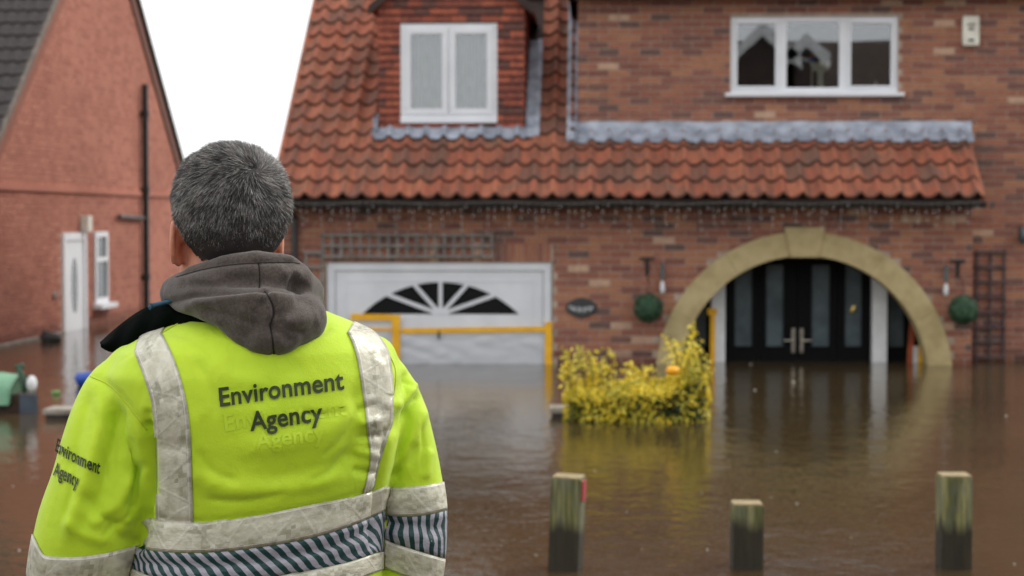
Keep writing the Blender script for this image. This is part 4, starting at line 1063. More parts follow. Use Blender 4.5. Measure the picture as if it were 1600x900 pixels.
# tide-line kerb hugging the gable wall
b = MB(); b.box(LX+.004, LX+.07, y0, lx_at(95,520).y, -.5, .025); tag(b.build('wall_kerb', M['concrete'], bevel=.006), 'thin pale kerb at the foot of the left gable wall, just above the water', 'kerb')

# ================================================================== THINGS IN THE WATER
def wl_at(px, py): d = ray(px, py); return CAM + d*(-HC/d.z)
p = wl_at(79, 533); b = MB(); b.ell((p.x-.02, p.y, .04), (.13,.12,.07), nu=14, nv=8); b.ell((p.x+.07, p.y, .03), (.08,.08,.05), nu=12, nv=7); b.ell((p.x-.06, p.y, .09), (.05,.05,.05), nu=10, nv=6)
for i, v_ in enumerate(b.v): n_ = noise.noise(Vector(v_)*14)*.03; b.v[i] = (v_[0]+n_, v_[1]+n_, v_[2]+n_)
tag(b.build('bin_bag', M['black_rubber'], smooth=True), 'crumpled black bag floating by the left house wall', 'bag')
p = wl_at(100, 655); q = wl_at(66, 655); r2 = wl_at(150, 655)
def coping(xa, xb, Y, ttl):
    e = empty('coping_stone', ((xa+xb)/2, Y, 0), ttl, 'coping', 'garden wall copings just above the water')
    b = MB(); b.box(xa, xb, Y, Y+.3, .035, .075); b.build('cap', M['concrete'], e, bevel=.006)
    b = MB(); b.box(xa+.02, xb-.02, Y+.02, Y+.28, -.6, .035); b.build('wall_stub', M['dark_wet'], e)
coping(q.x, r2.x + .15, q.y, 'pale coping slab on a dark wet wall, beside the man\'s left elbow')
q = wl_at(858, 653); r2 = wl_at(1000, 653); coping(q.x, r2.x, q.y, 'pale coping slab on a dark wet wall running behind the yellow shrub')
# green tarpaulined dinghy
q = wl_at(51, 648); bx, by = q.x, q.y + .1
boat = empty('dinghy', (bx-.8, by+.3, 0), 'small dinghy under a green tarpaulin with white fender at the left edge', 'boat')
b = MB(); vs = []; n = 12
for i in range(n+1):
    t = i/n; xx = bx - 1.9 + 1.88*t; hwd = .36*(1 - .25*(t)**3) ; zt_ = .15
    for (o_, z_) in ((-hwd*.9, -.12), (-hwd, zt_), (hwd*(1-1.7*t**5), zt_), (hwd*.8*(1-1.7*t**5), -.12)): vs.append((xx, by+.3+o_, z_))
b.add(vs, [(4*i+j, 4*i+4+j, 4*i+5+j, 4*i+1+j) for i in range(n) for j in range(3)] + [(3,2,1,0), (4*n, 4*n+1, 4*n+2, 4*n+3)]); b.build('hull', M['hull'], boat)
b = MB(); b.box(bx-.13, bx+.005, by-.02, by+.01, -.05, .15); b.build('bow_board', M['slate_blue'], boat)
b = MB(); vs = []; m_ = 14
for i in range(21):
    t = i/20; xx = bx - 1.92 + 1.72*t
    for j in range(m_+1):
        s_ = j/m_; yy = by + .3 + (s_-.5)*.74; zz = .155 + .15*math.sin(math.pi*s_)**.6*(1 - .1*t) + noise.noise(Vector((xx*3, yy*5, 1)))*.035 - (.08 if j in (0, m_) else 0)
        vs.append((xx, yy, zz))
b.add(vs, [(i*(m_+1)+j, (i+1)*(m_+1)+j, (i+1)*(m_+1)+j+1, i*(m_+1)+j+1) for i in range(20) for j in range(m_)] + [tuple(20*(m_+1)+j for j in range(m_+1))]); b.build('tarpaulin', M['boat_green'], boat, smooth=True)
b = MB(); b.tube([(bx-.16, by+.06, .35), (bx-.13, by+.03, .31), (bx-.10, by+.0, .24), (bx-.09, by-.01, .16)], [.030,.034,.03,.02], 10, flat=.6); b.build('green_strap', M['boat_dark'], boat, smooth=True)
b = MB(); b.tube([(bx-.12, by+.07, .375), (bx-.18, by+.07, .35)], [.022,.028], 10); b.build('strap_end', M['boat_dark'], boat, smooth=True)
b = MB(); b.ell((bx-.035, by+.0, .235), (.042,.045,.066), nu=18, nv=12); b.build('fender', M['white_paint'], boat, smooth=True)
q = wl_at(128, 605); b = MB(); b.tube([(q.x-.08, q.y+.1, .055), (q.x-.07, q.y+.1, .06), (q.x+.2, q.y+.16, .07), (q.x+.3, q.y+.16, .07)], [.035,.06,.075,.07], 14); tag(b.build('blue_container', M['blue'], smooth=True), 'blue plastic container floating beside the man\'s left shoulder', 'container')
q = wl_at(86, 616); b = MB(); b.tube([(q.x-.02, q.y, .012), (q.x+.03, q.y, .014), (q.x+.045, q.y, .013)], [.02,.02,.008], 10); tag(b.build('plastic_bottle', M['bottle'], smooth=True), 'small green bottle floating between the dinghy and the blue container', 'bottle')

# shrub
bc = wl_at(1000, 662); SY = bc.y + .3
shrub = empty('yellow_shrub', (bc.x, SY, 0), 'yellow variegated shrub standing in the flood water before the arch', 'shrub')
r0 = random.Random(11); lf = MB(); st = MB()
def shrub_top(px):               # silhouette heights read at a few places along the bush
    ks = [(878,600),(890,588),(900,584),(905,576),(918,580),(935,584),(955,580),(975,578),(1000,572),(1020,578),(1040,575),(1060,560),(1075,540),(1090,540),(1100,560),(1110,600)]
    for (a, za), (c, zc_) in zip(ks, ks[1:]):
        if a <= px <= c: return za + (zc_-za)*(px-a)/(c-a)
    return 600
def leaf(c, s, r0=r0, m=0, mb=None):
    d_ = Vector((r0.gauss(0,1), r0.gauss(0,1)-.3, r0.gauss(0,1)+.6)).normalized(); t = d_.orthogonal().normalized(); t = Matrix.Rotation(r0.uniform(0,6.28), 3, d_) @ t; q = d_.cross(t)
    l = s*r0.uniform(.7,1.3); (mb or lf).add([c-t*l, c-t*l*.1+q*l*.45+d_*l*.1, c+t*l, c-t*l*.1-q*l*.45+d_*l*.1], [(0,1,2,3)])
for i in range(14000):
    px = r0.uniform(880, 1110); X, Zt = pl(px, shrub_top(px)+15, SY); u = (px-995)/115
    dep = .34*math.sqrt(max(.05, 1-u*u)); yy = SY + r0.uniform(-1,1)*dep; q = (yy-SY)/dep
    zt_ = Zt*(1-.25*q*q)
    z = r0.uniform(-.02, zt_) if r0.random() < .6 else zt_*r0.uniform(.75,1.0)
    if abs(q) < .55 and z < zt_*.75 and r0.random() < .6: continue
    hollow = (px > 1020 and px < 1062 and z < zt_*.72 and z > .05)
    if hollow and q < 0 and r0.random() < .8: continue
    leaf(Vector((X, yy, z)), .0165)
sprigs = [(886,550,890,600),(905,537,912,590),(922,550,925,600),(951,547,950,600),(985,568,990,600),(1045,522,1062,585),(1052,540,1066,590),(1082,507,1084,590),(1070,530,1078,600),(1096,545,1090,610),(1100,570,1092,620),(880,570,900,610),(1013,572,1010,600),(935,568,935,600)]
for (ax, ay_, bx_, by_) in sprigs:
    yy = SY + r0.uniform(-.2,.1); a = at(ax, ay_, yy); c = at(bx_, by_, yy); st.tube([a, (a+c)/2 + Vector((.01,0,0)), c, Vector((c.x*.7+bc.x*.3, SY, -.3))], [.003,.005,.007,.01], 5)
    for i in range(150 if ax > 1060 else 100):
        t = r0.random()**.8; p = a.lerp(c, t); rr = .02 + .05*math.sin(min(1, t+.25)*math.pi*.6); leaf(p + Vector((r0.gauss(0,rr*.5), r0.gauss(0,rr*.5), r0.gauss(0,.015))), .020)
for i in range(26):
    a = Vector((bc.x + r0.uniform(-.4,.4), SY + r0.uniform(-.2,.2), .35*r0.random())); st.tube([a, Vector((a.x*.8+bc.x*.2, SY, -.3))], [.004,.01], 5)
stuff(lf.build('foliage', M['leaf_y'], shrub)); st.build('stem', M['twig'], shrub)
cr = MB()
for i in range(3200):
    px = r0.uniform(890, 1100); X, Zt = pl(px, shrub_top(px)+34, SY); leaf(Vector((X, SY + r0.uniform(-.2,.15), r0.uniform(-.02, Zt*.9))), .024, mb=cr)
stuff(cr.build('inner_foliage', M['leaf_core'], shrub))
p = at(1051, 579, SY-.28); b = MB(); b.ell(p, (.052,.05,.036), nu=18, nv=10); tag(b.build('orange_ball', M['ball'], smooth=True), 'orange ball caught among the leaves on top of the yellow shrub', 'ball')

# bollards
def post(pxl, pxr, pyt, pyb, label, lean=0, rot=0, red=False):
    q = wl_at((pxl+pxr)/2, pyb); sc_ = F/q.y; wd = .135; h_ = (pyb-pyt)/sc_*1.0
    e = empty('timber_post', (q.x, q.y+.07, 0), label, 'post', 'square timber posts standing in the flood water')
    b = MB(); a = wd/2; b.box(-a, a, -a, a, -.7, h_)
    body = b.build('post_shaft', M['post'], None, bevel=.005); top = MB(); top.box(-a+.004, a-.004, -a+.004, a-.004, h_+.001, h_+.007); cap = top.build('sawn_end', M['post_end'], None, bevel=.002)
    for o in (body, cap): o.parent = e; o.rotation_euler = (0, lean, rot)
    if red: t_ = MB(); t_.box(a+.001, a+.008, -a+.02, a-.04, h_-.1, h_-.01); o = t_.build('red_reflector', simple('red_plastic', (190,40,60), (160,30,50), 9, .4), None); o.parent = e; o.rotation_euler = (0, lean, rot)
    return e
post(856, 910, 747, 893, 'leftmost square timber post, tilted, with a red patch on its side', R(2.0), R(-9), True)
post(1143, 1194, 790, 890, 'shortest square timber post, between the two taller ones', 0, R(2))
post(1467, 1522, 746, 890, 'rightmost square timber post, tall and upright near the right edge', 0, R(1.5))

# houses across the road, behind the camera: they show only as reflections in the panes
oy = -8.0
op = empty('opposite_house', (5, oy-3, 0), 'brown-roofed house with white bargeboards across the road, seen mirrored in the panes', 'house')
b = MB(); b.box(-.6, 14, oy-5, oy, -.3, 3.6); b.build('wall', M['roof_far'], op)
b = MB(); b.add([(-.9,oy+.3,3.5), (14.3,oy+.3,3.5), (14.3,oy-2.6,6.35), (-.9,oy-2.6,6.35), (14.3,oy-5.5,3.5), (-.9,oy-5.5,3.5)], [(0,1,2,3), (3,2,4,5), (0,3,5), (1,4,2)]); b.build('roof', M['roof_far'], op)
for gxc, gzp, wd in ((4.46, 6.38, .8), (5.55, 6.08, .45)):
    b = MB(); b.add([(gxc-wd,oy+.5,gzp-wd*.95), (gxc+wd,oy+.5,gzp-wd*.95), (gxc,oy+.5,gzp), (gxc,oy-2.5,gzp), (gxc-wd,oy-2.5,gzp-wd*.95), (gxc+wd,oy-2.5,gzp-wd*.95), (gxc-wd,oy+.5,0), (gxc+wd,oy+.5,0)], [(0,2,1), (0,4,3,2), (1,2,3,5), (6,0,1,7)]); b.build('gable', M['soffit'], op)
    for s_ in (-1, 1):
        b = MB(); vs = [(gxc+s_*(wd+.15),oy+.56,gzp-(wd+.15)*.95-.18), (gxc,oy+.56,gzp-.18), (gxc,oy+.56,gzp+.18), (gxc+s_*(wd+.15),oy+.56,gzp-(wd+.15)*.95+.18)]; vs += [(x_,y_+.05,z_) for x_,y_,z_ in vs]
        b.add(vs, [(0,1,2,3), (7,6,5,4), (0,4,5,1), (3,2,6,7), (0,3,7,4), (1,5,6,2)]); b.build('bargeboard', M['white_paint'], op)

# ================================================================== THE MAN
MY = 2.55                                                       # distance of his spine
PXM = F / MY
GZ = -.11
def pm(px, py, dy=0): return at(px, py, MY + dy)
man = empty('person', (pm(400, 800).x, MY, GZ), 'man seen from behind with short grey hair, yellow hi-vis jacket and brown hood down', 'person')
def remesh(mb, vox, smooth_it=6, fac=.5, name='tmp'):
    me = mb.mesh(name, M['hivis']); o = bpy.data.objects.new(name, me); C.objects.link(o)
    r_ = o.modifiers.new('r', 'REMESH'); r_.mode = 'VOXEL'; r_.voxel_size = vox
    s_ = o.modifiers.new('s', 'SMOOTH'); s_.factor = fac; s_.iterations = smooth_it
    bpy.context.view_layer.update(); dg = bpy.context.evaluated_depsgraph_get()
    m2 = bpy.data.meshes.new_from_object(o.evaluated_get(dg)); bpy.data.objects.remove(o); bpy.data.meshes.remove(me); m2.materials.clear(); return m2
def verts(me): a = np.empty(len(me.vertices)*3); me.vertices.foreach_get('co', a); return a.reshape(-1, 3)
def norms(me): a = np.empty(len(me.vertices)*3); me.vertices.foreach_get('normal', a); return a.reshape(-1, 3)
def setv(me, V): me.vertices.foreach_set('co', V.ravel()); me.update()
def finish(me, name, mat, parent):
    me.materials.append(mat); me.polygons.foreach_set('use_smooth', [True]*len(me.polygons)); me.update(); me.name = name
    o = bpy.data.objects.new(name, me); C.objects.link(o); put(o, parent); return o
def seg_dist(px, py, poly):
    """distance (px) to a polyline and the signed side, vectorised"""
    best = np.full(px.shape, 1e9); side = np.zeros(px.shape); tt = np.zeros(px.shape)
    L = [math.hypot(b[0]-a[0], b[1]-a[1]) for a, b in zip(poly, poly[1:])]; tot = sum(L); acc = 0
    for (a, b), l in zip(zip(poly, poly[1:]), L):
        dx, dy = b[0]-a[0], b[1]-a[1]; t = np.clip(((px-a[0])*dx + (py-a[1])*dy)/(l*l), 0, 1)
        qx, qy = px-a[0]-t*dx, py-a[1]-t*dy; d = np.hypot(qx, qy); m_ = d < best
        best = np.where(m_, d, best); side = np.where(m_, np.sign(dx*qy - dy*qx), side); tt = np.where(m_, (acc + t*l)/tot, tt); acc += l
    return best, side, tt
def smoothpoly(p, n=6):
    out_ = []
    for i in range(len(p)-1):
        a = p[max(i-1,0)]; b = p[i]; c = p[i+1]; d = p[min(i+2,len(p)-1)]
        for k in range(n):
            t = k/n; out_.append(tuple(.5*((2*b[j]) + (-a[j]+c[j])*t + (2*a[j]-5*b[j]+4*c[j]-d[j])*t*t + (-a[j]+3*b[j]-3*c[j]+d[j])*t**3) for j in range(len(b))))
    out_.append(tuple(p[-1])); return out_
def sculpt(me, folds):
    """folds: (polyline in photo px, width px, depth mm, kind) pressed into the side that faces the street"""
    V = verts(me); Nn = norms(me); px, py = projn(V)
    D = V - np.array(CAM); D /= np.linalg.norm(D, axis=1)[:, None]; face = np.clip(-(Nn*D).sum(1)*1.8 + .1, 0, 1)
    disp = np.zeros(len(V))
    for poly, wd, mm, kind in folds:
        d, s_, t = seg_dist(px, py, smoothpoly(poly)); fade = np.clip(np.minimum(t, 1-t)*6 + .15, 0, 1) if kind != 'full' else 1
        if kind == 'step':                                       # a ledge: high on one side, low on the other
            disp += mm/1000*fade*(s_*d/wd)*np.exp(-(d/wd)**2)*1.65
        else: disp += (1.0 if kind == 'full' else 1.5)*mm/1000*fade*np.exp(-(d/wd)**2)
    V2 = V + Nn*(disp*face)[:, None]; setv(me, V2)
def fbm(P, scale, amp, seed=0):
    out_ = np.empty(len(P))
    for i, p_ in enumerate(P): out_[i] = noise.noise(Vector((p_[0]*scale+seed, p_[1]*scale, p_[2]*scale*.6)))
    return out_*amp

# ---- jacket: torso lofted from the outline, sleeves as tapering tubes, fused
THT = R(17)
U = Vector((math.cos(THT), math.sin(THT), 0)); W = Vector((-math.sin(THT), math.cos(THT), 0))
levels = [(478,330,490,.062,.030),(488,300,512,.080,.024),(502,262,545,.100,.014),(520,228,580,.114,.004),(545,192,606,.124,-.004),(580,172,622,.132,-.008),(625,182,626,.137,-.010),(680,204,620,.138,-.008),(735,214,610,.134,-.004),(790,218,597,.130,0),(850,214,594,.130,.0),(920,206,594,.134,.0),(1010,202,600,.140,.0),(1090,202,604,.142,0)]
tb = MB(); nr_ = 56; vs = []
rings = []
for (py, l, r_, b_, dy) in levels:
    cx = (l+r_)/2; c = pm(cx, py, dy); hw = (r_-l)/2/PXM
    a_ = math.sqrt(max(.0001, hw*hw - (b_*math.sin(THT))**2))/math.cos(THT)
    rings.append((c, a_, b_))
    for k in range(nr_):
        t = 2*math.pi*k/nr_; ct, st_ = math.cos(t), math.sin(t); e = 2/2.45
        x = a_*math.copysign(abs(ct)**e, ct); y = b_*math.copysign(abs(st_)**e, st_); vs.append(c + U*x + W*y)
L = len(levels); fs = [(i*nr_+k, (i+1)*nr_+k, (i+1)*nr_+(k+1) % nr_, i*nr_+(k+1) % nr_) for i in range(L-1) for k in range(nr_)]
fs += [tuple(range(nr_)), tuple(range(L*nr_-1, (L-1)*nr_-1, -1))]; tb.add(vs, fs)
def sleeve_pts(lst): return [(pm(x, y, dy), r/PXM) for (x, y, dy, r) in smoothpoly(lst, 4)]
SL = [(226,578,-.030,40),(196,608,-.040,58),(178,650,-.052,65),(166,700,-.062,70),(157,755,-.064,76),(145,810,-.060,82),(134,860,-.052,82),(124,910,-.026,79),(118,980,-.004,68),(124,1060,.03,58),(142,1140,.07,52)]
SR = [(572,562,.060,34),(598,592,.062,42),(616,632,.062,49),(630,690,.062,52),(641,745,.062,53),(645,800,.062,56),(641,858,.066,57),(634,915,.076,55),(624,990,.10,48),(610,1080,.14,44),(592,1150,.17,42)]
sl, sr_ = sleeve_pts(SL), sleeve_pts(SR)
for s_ in (sl, sr_): tb.tube([p for p, r_ in s_], [r_ for p, r_ in s_], 28)
tb.ell(pm(216, 590, -.028), (.050,.060,.050)); tb.ell(pm(578, 565, .055), (.040,.05,.038))
jm = remesh(tb, .0042, 7, .5)
V = verts(jm); Nn = norms(jm); setv(jm, V + Nn*(fbm(V, 7, .0026, 3) + fbm(V, 17, .0011, 9))[:, None])
sculpt(jm, [
 # armhole seams and the crease that runs down from them
 ([(141,588),(175,606),(205,640),(229,672)],5,-2.2,'full'), ([(229,668),(234,700),(236,745),(229,800),(219,856)],6,-16,'full'),
 ([(231,640),(231,668)],7,-4,'n'), ([(218,660),(222,700),(224,760),(214,820)],11,3.5,'n'),
 ([(606,552),(618,582),(612,640),(607,680)],6,-6,'full'), ([(607,676),(598,730),(588,790),(584,850)],6,-14,'full'), ([(592,560),(602,590),(600,640)],9,3,'n'),
 # left sleeve: long soft folds
 ([(165,606),(158,660),(140,730),(118,800),(100,850)],11,5,'n'), ([(186,622),(178,690),(160,760),(150,800)],11,-4.5,'n'), ([(205,650),(203,720),(196,790),(190,840)],11,5.5,'n'), ([(140,610),(122,680),(104,745)],9,-3.5,'n'),
 ([(120,770),(150,795),(190,838),(212,850)],11,-4,'n'), ([(205,740),(180,790),(140,822)],10,4,'n'), ([(100,810),(130,835),(170,846)],9,3,'n'), ([(228,720),(205,760),(195,800)],8,-4,'n'),
 # right sleeve
 ([(662,612),(645,632),(625,655),(611,680)],7,-6.5,'n'), ([(655,596),(640,614),(620,640)],7,5,'n'), ([(668,632),(655,660),(640,700),(625,745)],9,4.5,'n'), ([(640,580),(628,600),(618,625)],6,-4,'n'), ([(650,690),(640,715),(610,750)],8,-4,'n'), ([(672,700),(668,725),(664,750)],8,3,'n'), ([(622,552),(640,570),(655,592)],7,3.5,'n'),
 ([(600,812),(640,822),(690,815)],7,-4.5,'n'), ([(655,846),(672,832),(696,822)],6,-5,'n'), ([(610,836),(650,838),(680,850)],7,3.5,'n'), ([(590,775),(640,785),(692,775)],12,1.5,'n'),
 # back panel: soft drape, blouse over the waist band
 ([(575,640),(520,668),(450,690),(380,700)],18,3.0,'n'), ([(592,690),(540,722),(470,745),(400,755)],16,-3.2,'n'), ([(300,735),(350,762),(440,760),(540,738)],16,4.2,'n'), ([(302,640),(306,700),(310,760)],10,2.5,'n'), ([(560,600),(556,660),(548,730)],12,-3,'n'),
 ([(330,560),(360,590),(420,600)],16,2.2,'n'), ([(470,560),(440,590),(400,640)],18,-1.6,'n'), ([(225,806),(300,816),(400,808),(500,790),(585,768)],6,-3.0,'full'),
 ([(255,560),(285,620),(296,700)],8,1.6,'n'), ([(590,630),(560,642)],6,-4,'n'), ([(595,655),(558,662)],6,4,'n'), ([(598,680),(560,684)],6,-4,'n'), ([(594,712),(556,706)],6,3.5,'n'), ([(590,740),(550,735)],6,-3.5,'n'),
 ([(222,878),(300,886),(400,878),(500,860),(585,826)],6,-6,'full'), ([(240,905),(330,912),(450,898),(582,858)],8,-4,'n'),
 ([(228,690),(262,700),(300,690)],12,-2.0,'n'), ([(400,838),(480,826),(560,806)],14,1.5,'n'),
 # smaller, sharper creases
 ([(150,640),(162,700),(170,760)],4,-2.2,'n'), ([(196,640),(188,700),(182,740)],4,-2,'n'), ([(120,700),(112,760),(98,815)],4,-2.2,'n'), ([(212,780),(190,812),(160,838)],4,-2.6,'n'), ([(170,610),(176,640),(174,680)],4,2,'n'),
 ([(145,800),(175,815),(205,822)],4,-2.4,'n'), ([(232,700),(240,740),(238,790)],4,-2.2,'n'), ([(310,700),(330,735),(372,752)],5,-1.8,'n'), ([(545,700),(520,735),(480,752)],5,-2,'n'), ([(552,650),(530,690),(500,715)],5,-1.6,'n'),
 ([(320,780),(380,782),(450,770)],5,-2,'n'), ([(470,640),(505,648),(545,640)],5,-1.4,'n'), ([(305,560),(330,610),(334,660)],6,-1.4,'n'), ([(640,640),(632,680),(618,720)],4,-2.4,'n'), ([(655,660),(662,700),(658,740)],4,-2.2,'n'), ([(630,590),(646,606),(660,606)],4,-2.2,'n'),
 ([(250,545),(262,580),(258,640)],5,1.2,'n'), ([(265,520),(300,530),(340,560)],6,-1.4,'n'), ([(460,530),(500,520),(520,510)],6,-1.4,'n'),
 # shoulder seams
 ([(190,563),(213,546),(252,518),(290,500)],4,-1.6,'full'),
])
jacket = finish(jm, 'jacket', M['hivis'], man)
bvh = BVHTree.FromPolygons([Vector(v_.co) for v_ in jm.vertices], [tuple(p_.vertices) for p_ in jm.polygons])
joff = Vector((0, 0, 0))
def snap(p, off=.0016):
    loc, nrm, i, d = bvh.find_nearest(p)
    return loc + nrm*off
def hit(px, py, off=.0016):
    d = ray(px, py).normalized(); loc, nrm, i, dd = bvh.ray_cast(CAM, d)
    if loc is None or loc.y > MY + .35: return None
    return loc + nrm*off
def grid_part(name, P, mat, parent, ulen=None, th=.0012):
    """P[i][j] world points, i along, j across; thin solid with UV in metres along / 0..1 across"""
    n, m_ = len(P), len(P[0]); vs = [p for row in P for p in row]
    me = bpy.data.meshes.new(name); fs = [(i*m_+j, (i+1)*m_+j, (i+1)*m_+j+1, i*m_+j+1) for i in range(n-1) for j in range(m_-1)]
    me.from_pydata([tuple(p) for p in vs], [], fs); u = [0.0]
    for i in range(1, n): u.append(u[-1] + (P[i][m_//2] - P[i-1][m_//2]).length)
    uv = me.uv_layers.new(name='UVMap')
    for li, lp_ in enumerate(me.loops): i, j = divmod(lp_.vertex_index, m_); uv.data[li].uv = (u[i], j/(m_-1))
    me.materials.append(mat); me.polygons.foreach_set('use_smooth', [True]*len(me.polygons)); me.update()
    o = bpy.data.objects.new(name, me); C.objects.link(o); put(o, parent)
    s_ = o.modifiers.new('thick', 'SOLIDIFY'); s_.thickness = th; s_.offset = 0; return o
def lerp2(a, b, t): return (a[0]+(b[0]-a[0])*t, a[1]+(b[1]-a[1])*t)
def resample(poly, n):
    p = smoothpoly(poly, 8); d = [0]
    for a, b in zip(p, p[1:]): d.append(d[-1] + math.hypot(b[0]-a[0], b[1]-a[1]))
    out_ = []; k = 0
    for i in range(n):
        s_ = d[-1]*i/(n-1)
        while k < len(p)-2 and d[k+1] < s_: k += 1
        out_.append(lerp2(p[k], p[k+1], (s_-d[k])/max(1e-6, d[k+1]-d[k])))
    return out_
# ---- braces: two vertical tapes that come over the shoulders
def brace(ledge, redge, front, n=110, m_=11):
    A, B = resample(ledge, n), resample(redge, n); rows = []
    for a, b in zip(A, B):
        row = []
        for j in range(m_):
            q = lerp2(a, b, j/(m_-1)); h_ = hit(*q)
            row.append(h_)
        if any(x is None for x in row): continue
        rows.append(row)
    top = rows[0]; pre = []
    for k in range(1, 22):                                      # carry the tape over the shoulder and down the chest
        t = k/21; pre.append([snap(p + Vector((front[0]*t, .02 + .26*t*(1.2-.2*t), .02*t - .20*t*t))) for p in top])
    rows = pre[::-1] + rows
    return grid_part('reflective_brace', rows, M['silver'], jacket)
brace([(211,551),(226,590),(238,630),(243,680),(245,740),(245,800),(246,815)], [(253,521),(272,560),(286,605),(295,650),(299,700),(301,760),(302,818)], (.02,0))
brace([(520,494),(542,520),(556,555),(564,600),(570,640),(574,680),(578,715),(572,750),(566,772)], [(560,502),(585,520),(605,548),(612,590),(614,630),(612,660),(600,700),(590,735),(584,762)], (-.03,0))
# ---- bands that go right round torso or sleeve
def axis_at(pts, z):
    for (p, r_), (q, r2) in zip(pts, pts[1:]):
        if (p.z >= z >= q.z): t = (p.z-z)/max(1e-6, p.z-q.z); return p.lerp(q, t), r_+(r2-r_)*t
    return pts[-1]
def torso_axis(z):
    R_ = [(c, max(a_, b_)) for c, a_, b_ in rings]; return axis_at(R_, z)
def interp(poly, x):
    if x <= poly[0][0]: return poly[0][1]
    for a, b in zip(poly, poly[1:]):
        if a[0] <= x <= b[0]: return a[1] + (b[1]-a[1])*(x-a[0])/(b[0]-a[0])
    return poly[-1][1]
def ring_point(axis, ang, z, off, clipf):
    c, r_ = axis(z); d = Vector((math.cos(ang), math.sin(ang), 0)); loc, nrm, i, dd = bvh.ray_cast(Vector((c.x, c.y, z)), d)
    lim = clipf(ang, z)
    if loc is None or dd > lim: return Vector((c.x, c.y, z)) + d*(lim - .030)
    return loc + nrm*off
def band(axis, top, bot, mat, name, clipf, n=260, m_=8, off=.0018, zoff=0.0):
    top, bot = smoothpoly(top, 6), smoothpoly(bot, 6); rows = []
    for k in range(n+1):
        ang = math.pi/2 + 2*math.pi*k/n; row = []
        for j in range(m_):
            t = j/(m_-1); z = pm(0, interp(top, 400)).z
            for it in range(5):
                p = ring_point(axis, ang, z, off, clipf); px, py = proj(p)
                want = interp(top, px)*(1-t) + interp(bot, px)*t
                z = p.z + (py - want)/F*p.y
            row.append(ring_point(axis, ang, z, off, clipf))
        rows.append(row)
    return grid_part(name, rows, mat, jacket)
def tclip(ang, z):
    c, r_ = torso_axis(z); i = 0
    R_ = rings
    for (c0, a0, b0), (c1, a1, b1) in zip(R_, R_[1:]):
        if c0.z >= z >= c1.z: t = (c0.z-z)/(c0.z-c1.z); a_, b_ = a0+(a1-a0)*t, b0+(b1-b0)*t; break
    else: a_, b_ = R_[-1][1], R_[-1][2]
    th_ = ang - THT; e = 2.45; ct, st_ = abs(math.cos(th_)), abs(math.sin(th_)); return (1/((ct/a_)**e + (st_/b_)**e))**(1/e) + .014
t1 = [(215,806),(225,809),(300,817),(350,812),(400,805),(450,795),(500,785),(550,776),(586,766),(600,760)]
b1_ = [(215,852),(228,858),(260,862),(300,863),(350,861),(400,855),(450,847),(500,836),(550,820),(590,803),(600,798)]
b2_ = [(205,888),(240,902),(300,912),(350,912),(400,906),(450,898),(500,890),(550,878),(584,866),(600,862)]
b3_ = [(205,930),(300,958),(400,950),(500,925),(590,893),(600,890)]
sh = lambda poly, d: [(x, y+d) for x, y in poly]
band(torso_axis, t1, b1_, M['silver'], 'reflective_band', tclip)
band(torso_axis, sh(b1_, 1), sh(b2_, -1), M['stripe'], 'striped_band', tclip, n=220, off=.0014)
band(torso_axis, b2_, b3_, M['silver'], 'reflective_band', tclip)
def sclip(pts): return lambda ang, z: axis_at(pts, z)[1]*1.22 + .008
axl = lambda z: axis_at(sl, z); axr = lambda z: axis_at(sr_, z)
lt = [(40,818),(52,838),(62,858),(72,868),(100,870),(130,869),(165,864),(195,857),(222,850)]
lb = [(38,900),(60,918),(100,924),(150,920),(200,905),(222,898)]
band(axl, lt, lb, M['silver'], 'reflective_band', sclip(sl))
band(axl, sh(lb,1), sh(lb,42), M['stripe_s'], 'striped_band', sclip(sl), off=.0014)
rt = [(575,758),(590,759),(620,761),(650,760),(680,756),(696,752)]
rb = [(575,798),(590,801),(620,806),(650,806),(680,801),(700,796)]
rc = [(575,830),(590,836),(610,847),(640,857),(670,866),(690,872),(700,874)]
rd = [(575,880),(600,888),(630,899),(660,908),(700,918)]
band(axr, rt, rb, M['silver'], 'reflective_band', sclip(sr_))
band(axr, sh(rb,1), sh(rc,-1), M['stripe_s'], 'striped_band', sclip(sr_), off=.0014)
band(axr, rc, rd, M['silver'], 'reflective_band', sclip(sr_))
# ---- seams
def seam(poly, rad=.0009, mat='hivis_seam', bv=None, name='seam', parent=None):
    pts = []
    for q in resample(poly, 60):
        d = ray(*q).normalized(); loc, nrm, i, dd = (bv or bvh).ray_cast(CAM, d)
        if loc is not None: pts.append(loc + nrm*rad*.3)
    b = MB(); b.tube(pts, rad, 6); return b.build(name, M[mat], parent or jacket, smooth=True)
seam([(141,588),(175,605),(205,640),(229,672)]); seam([(606,552),(618,582),(612,640),(607,676)])
seam([(255,520),(275,508),(292,500)], .0012)
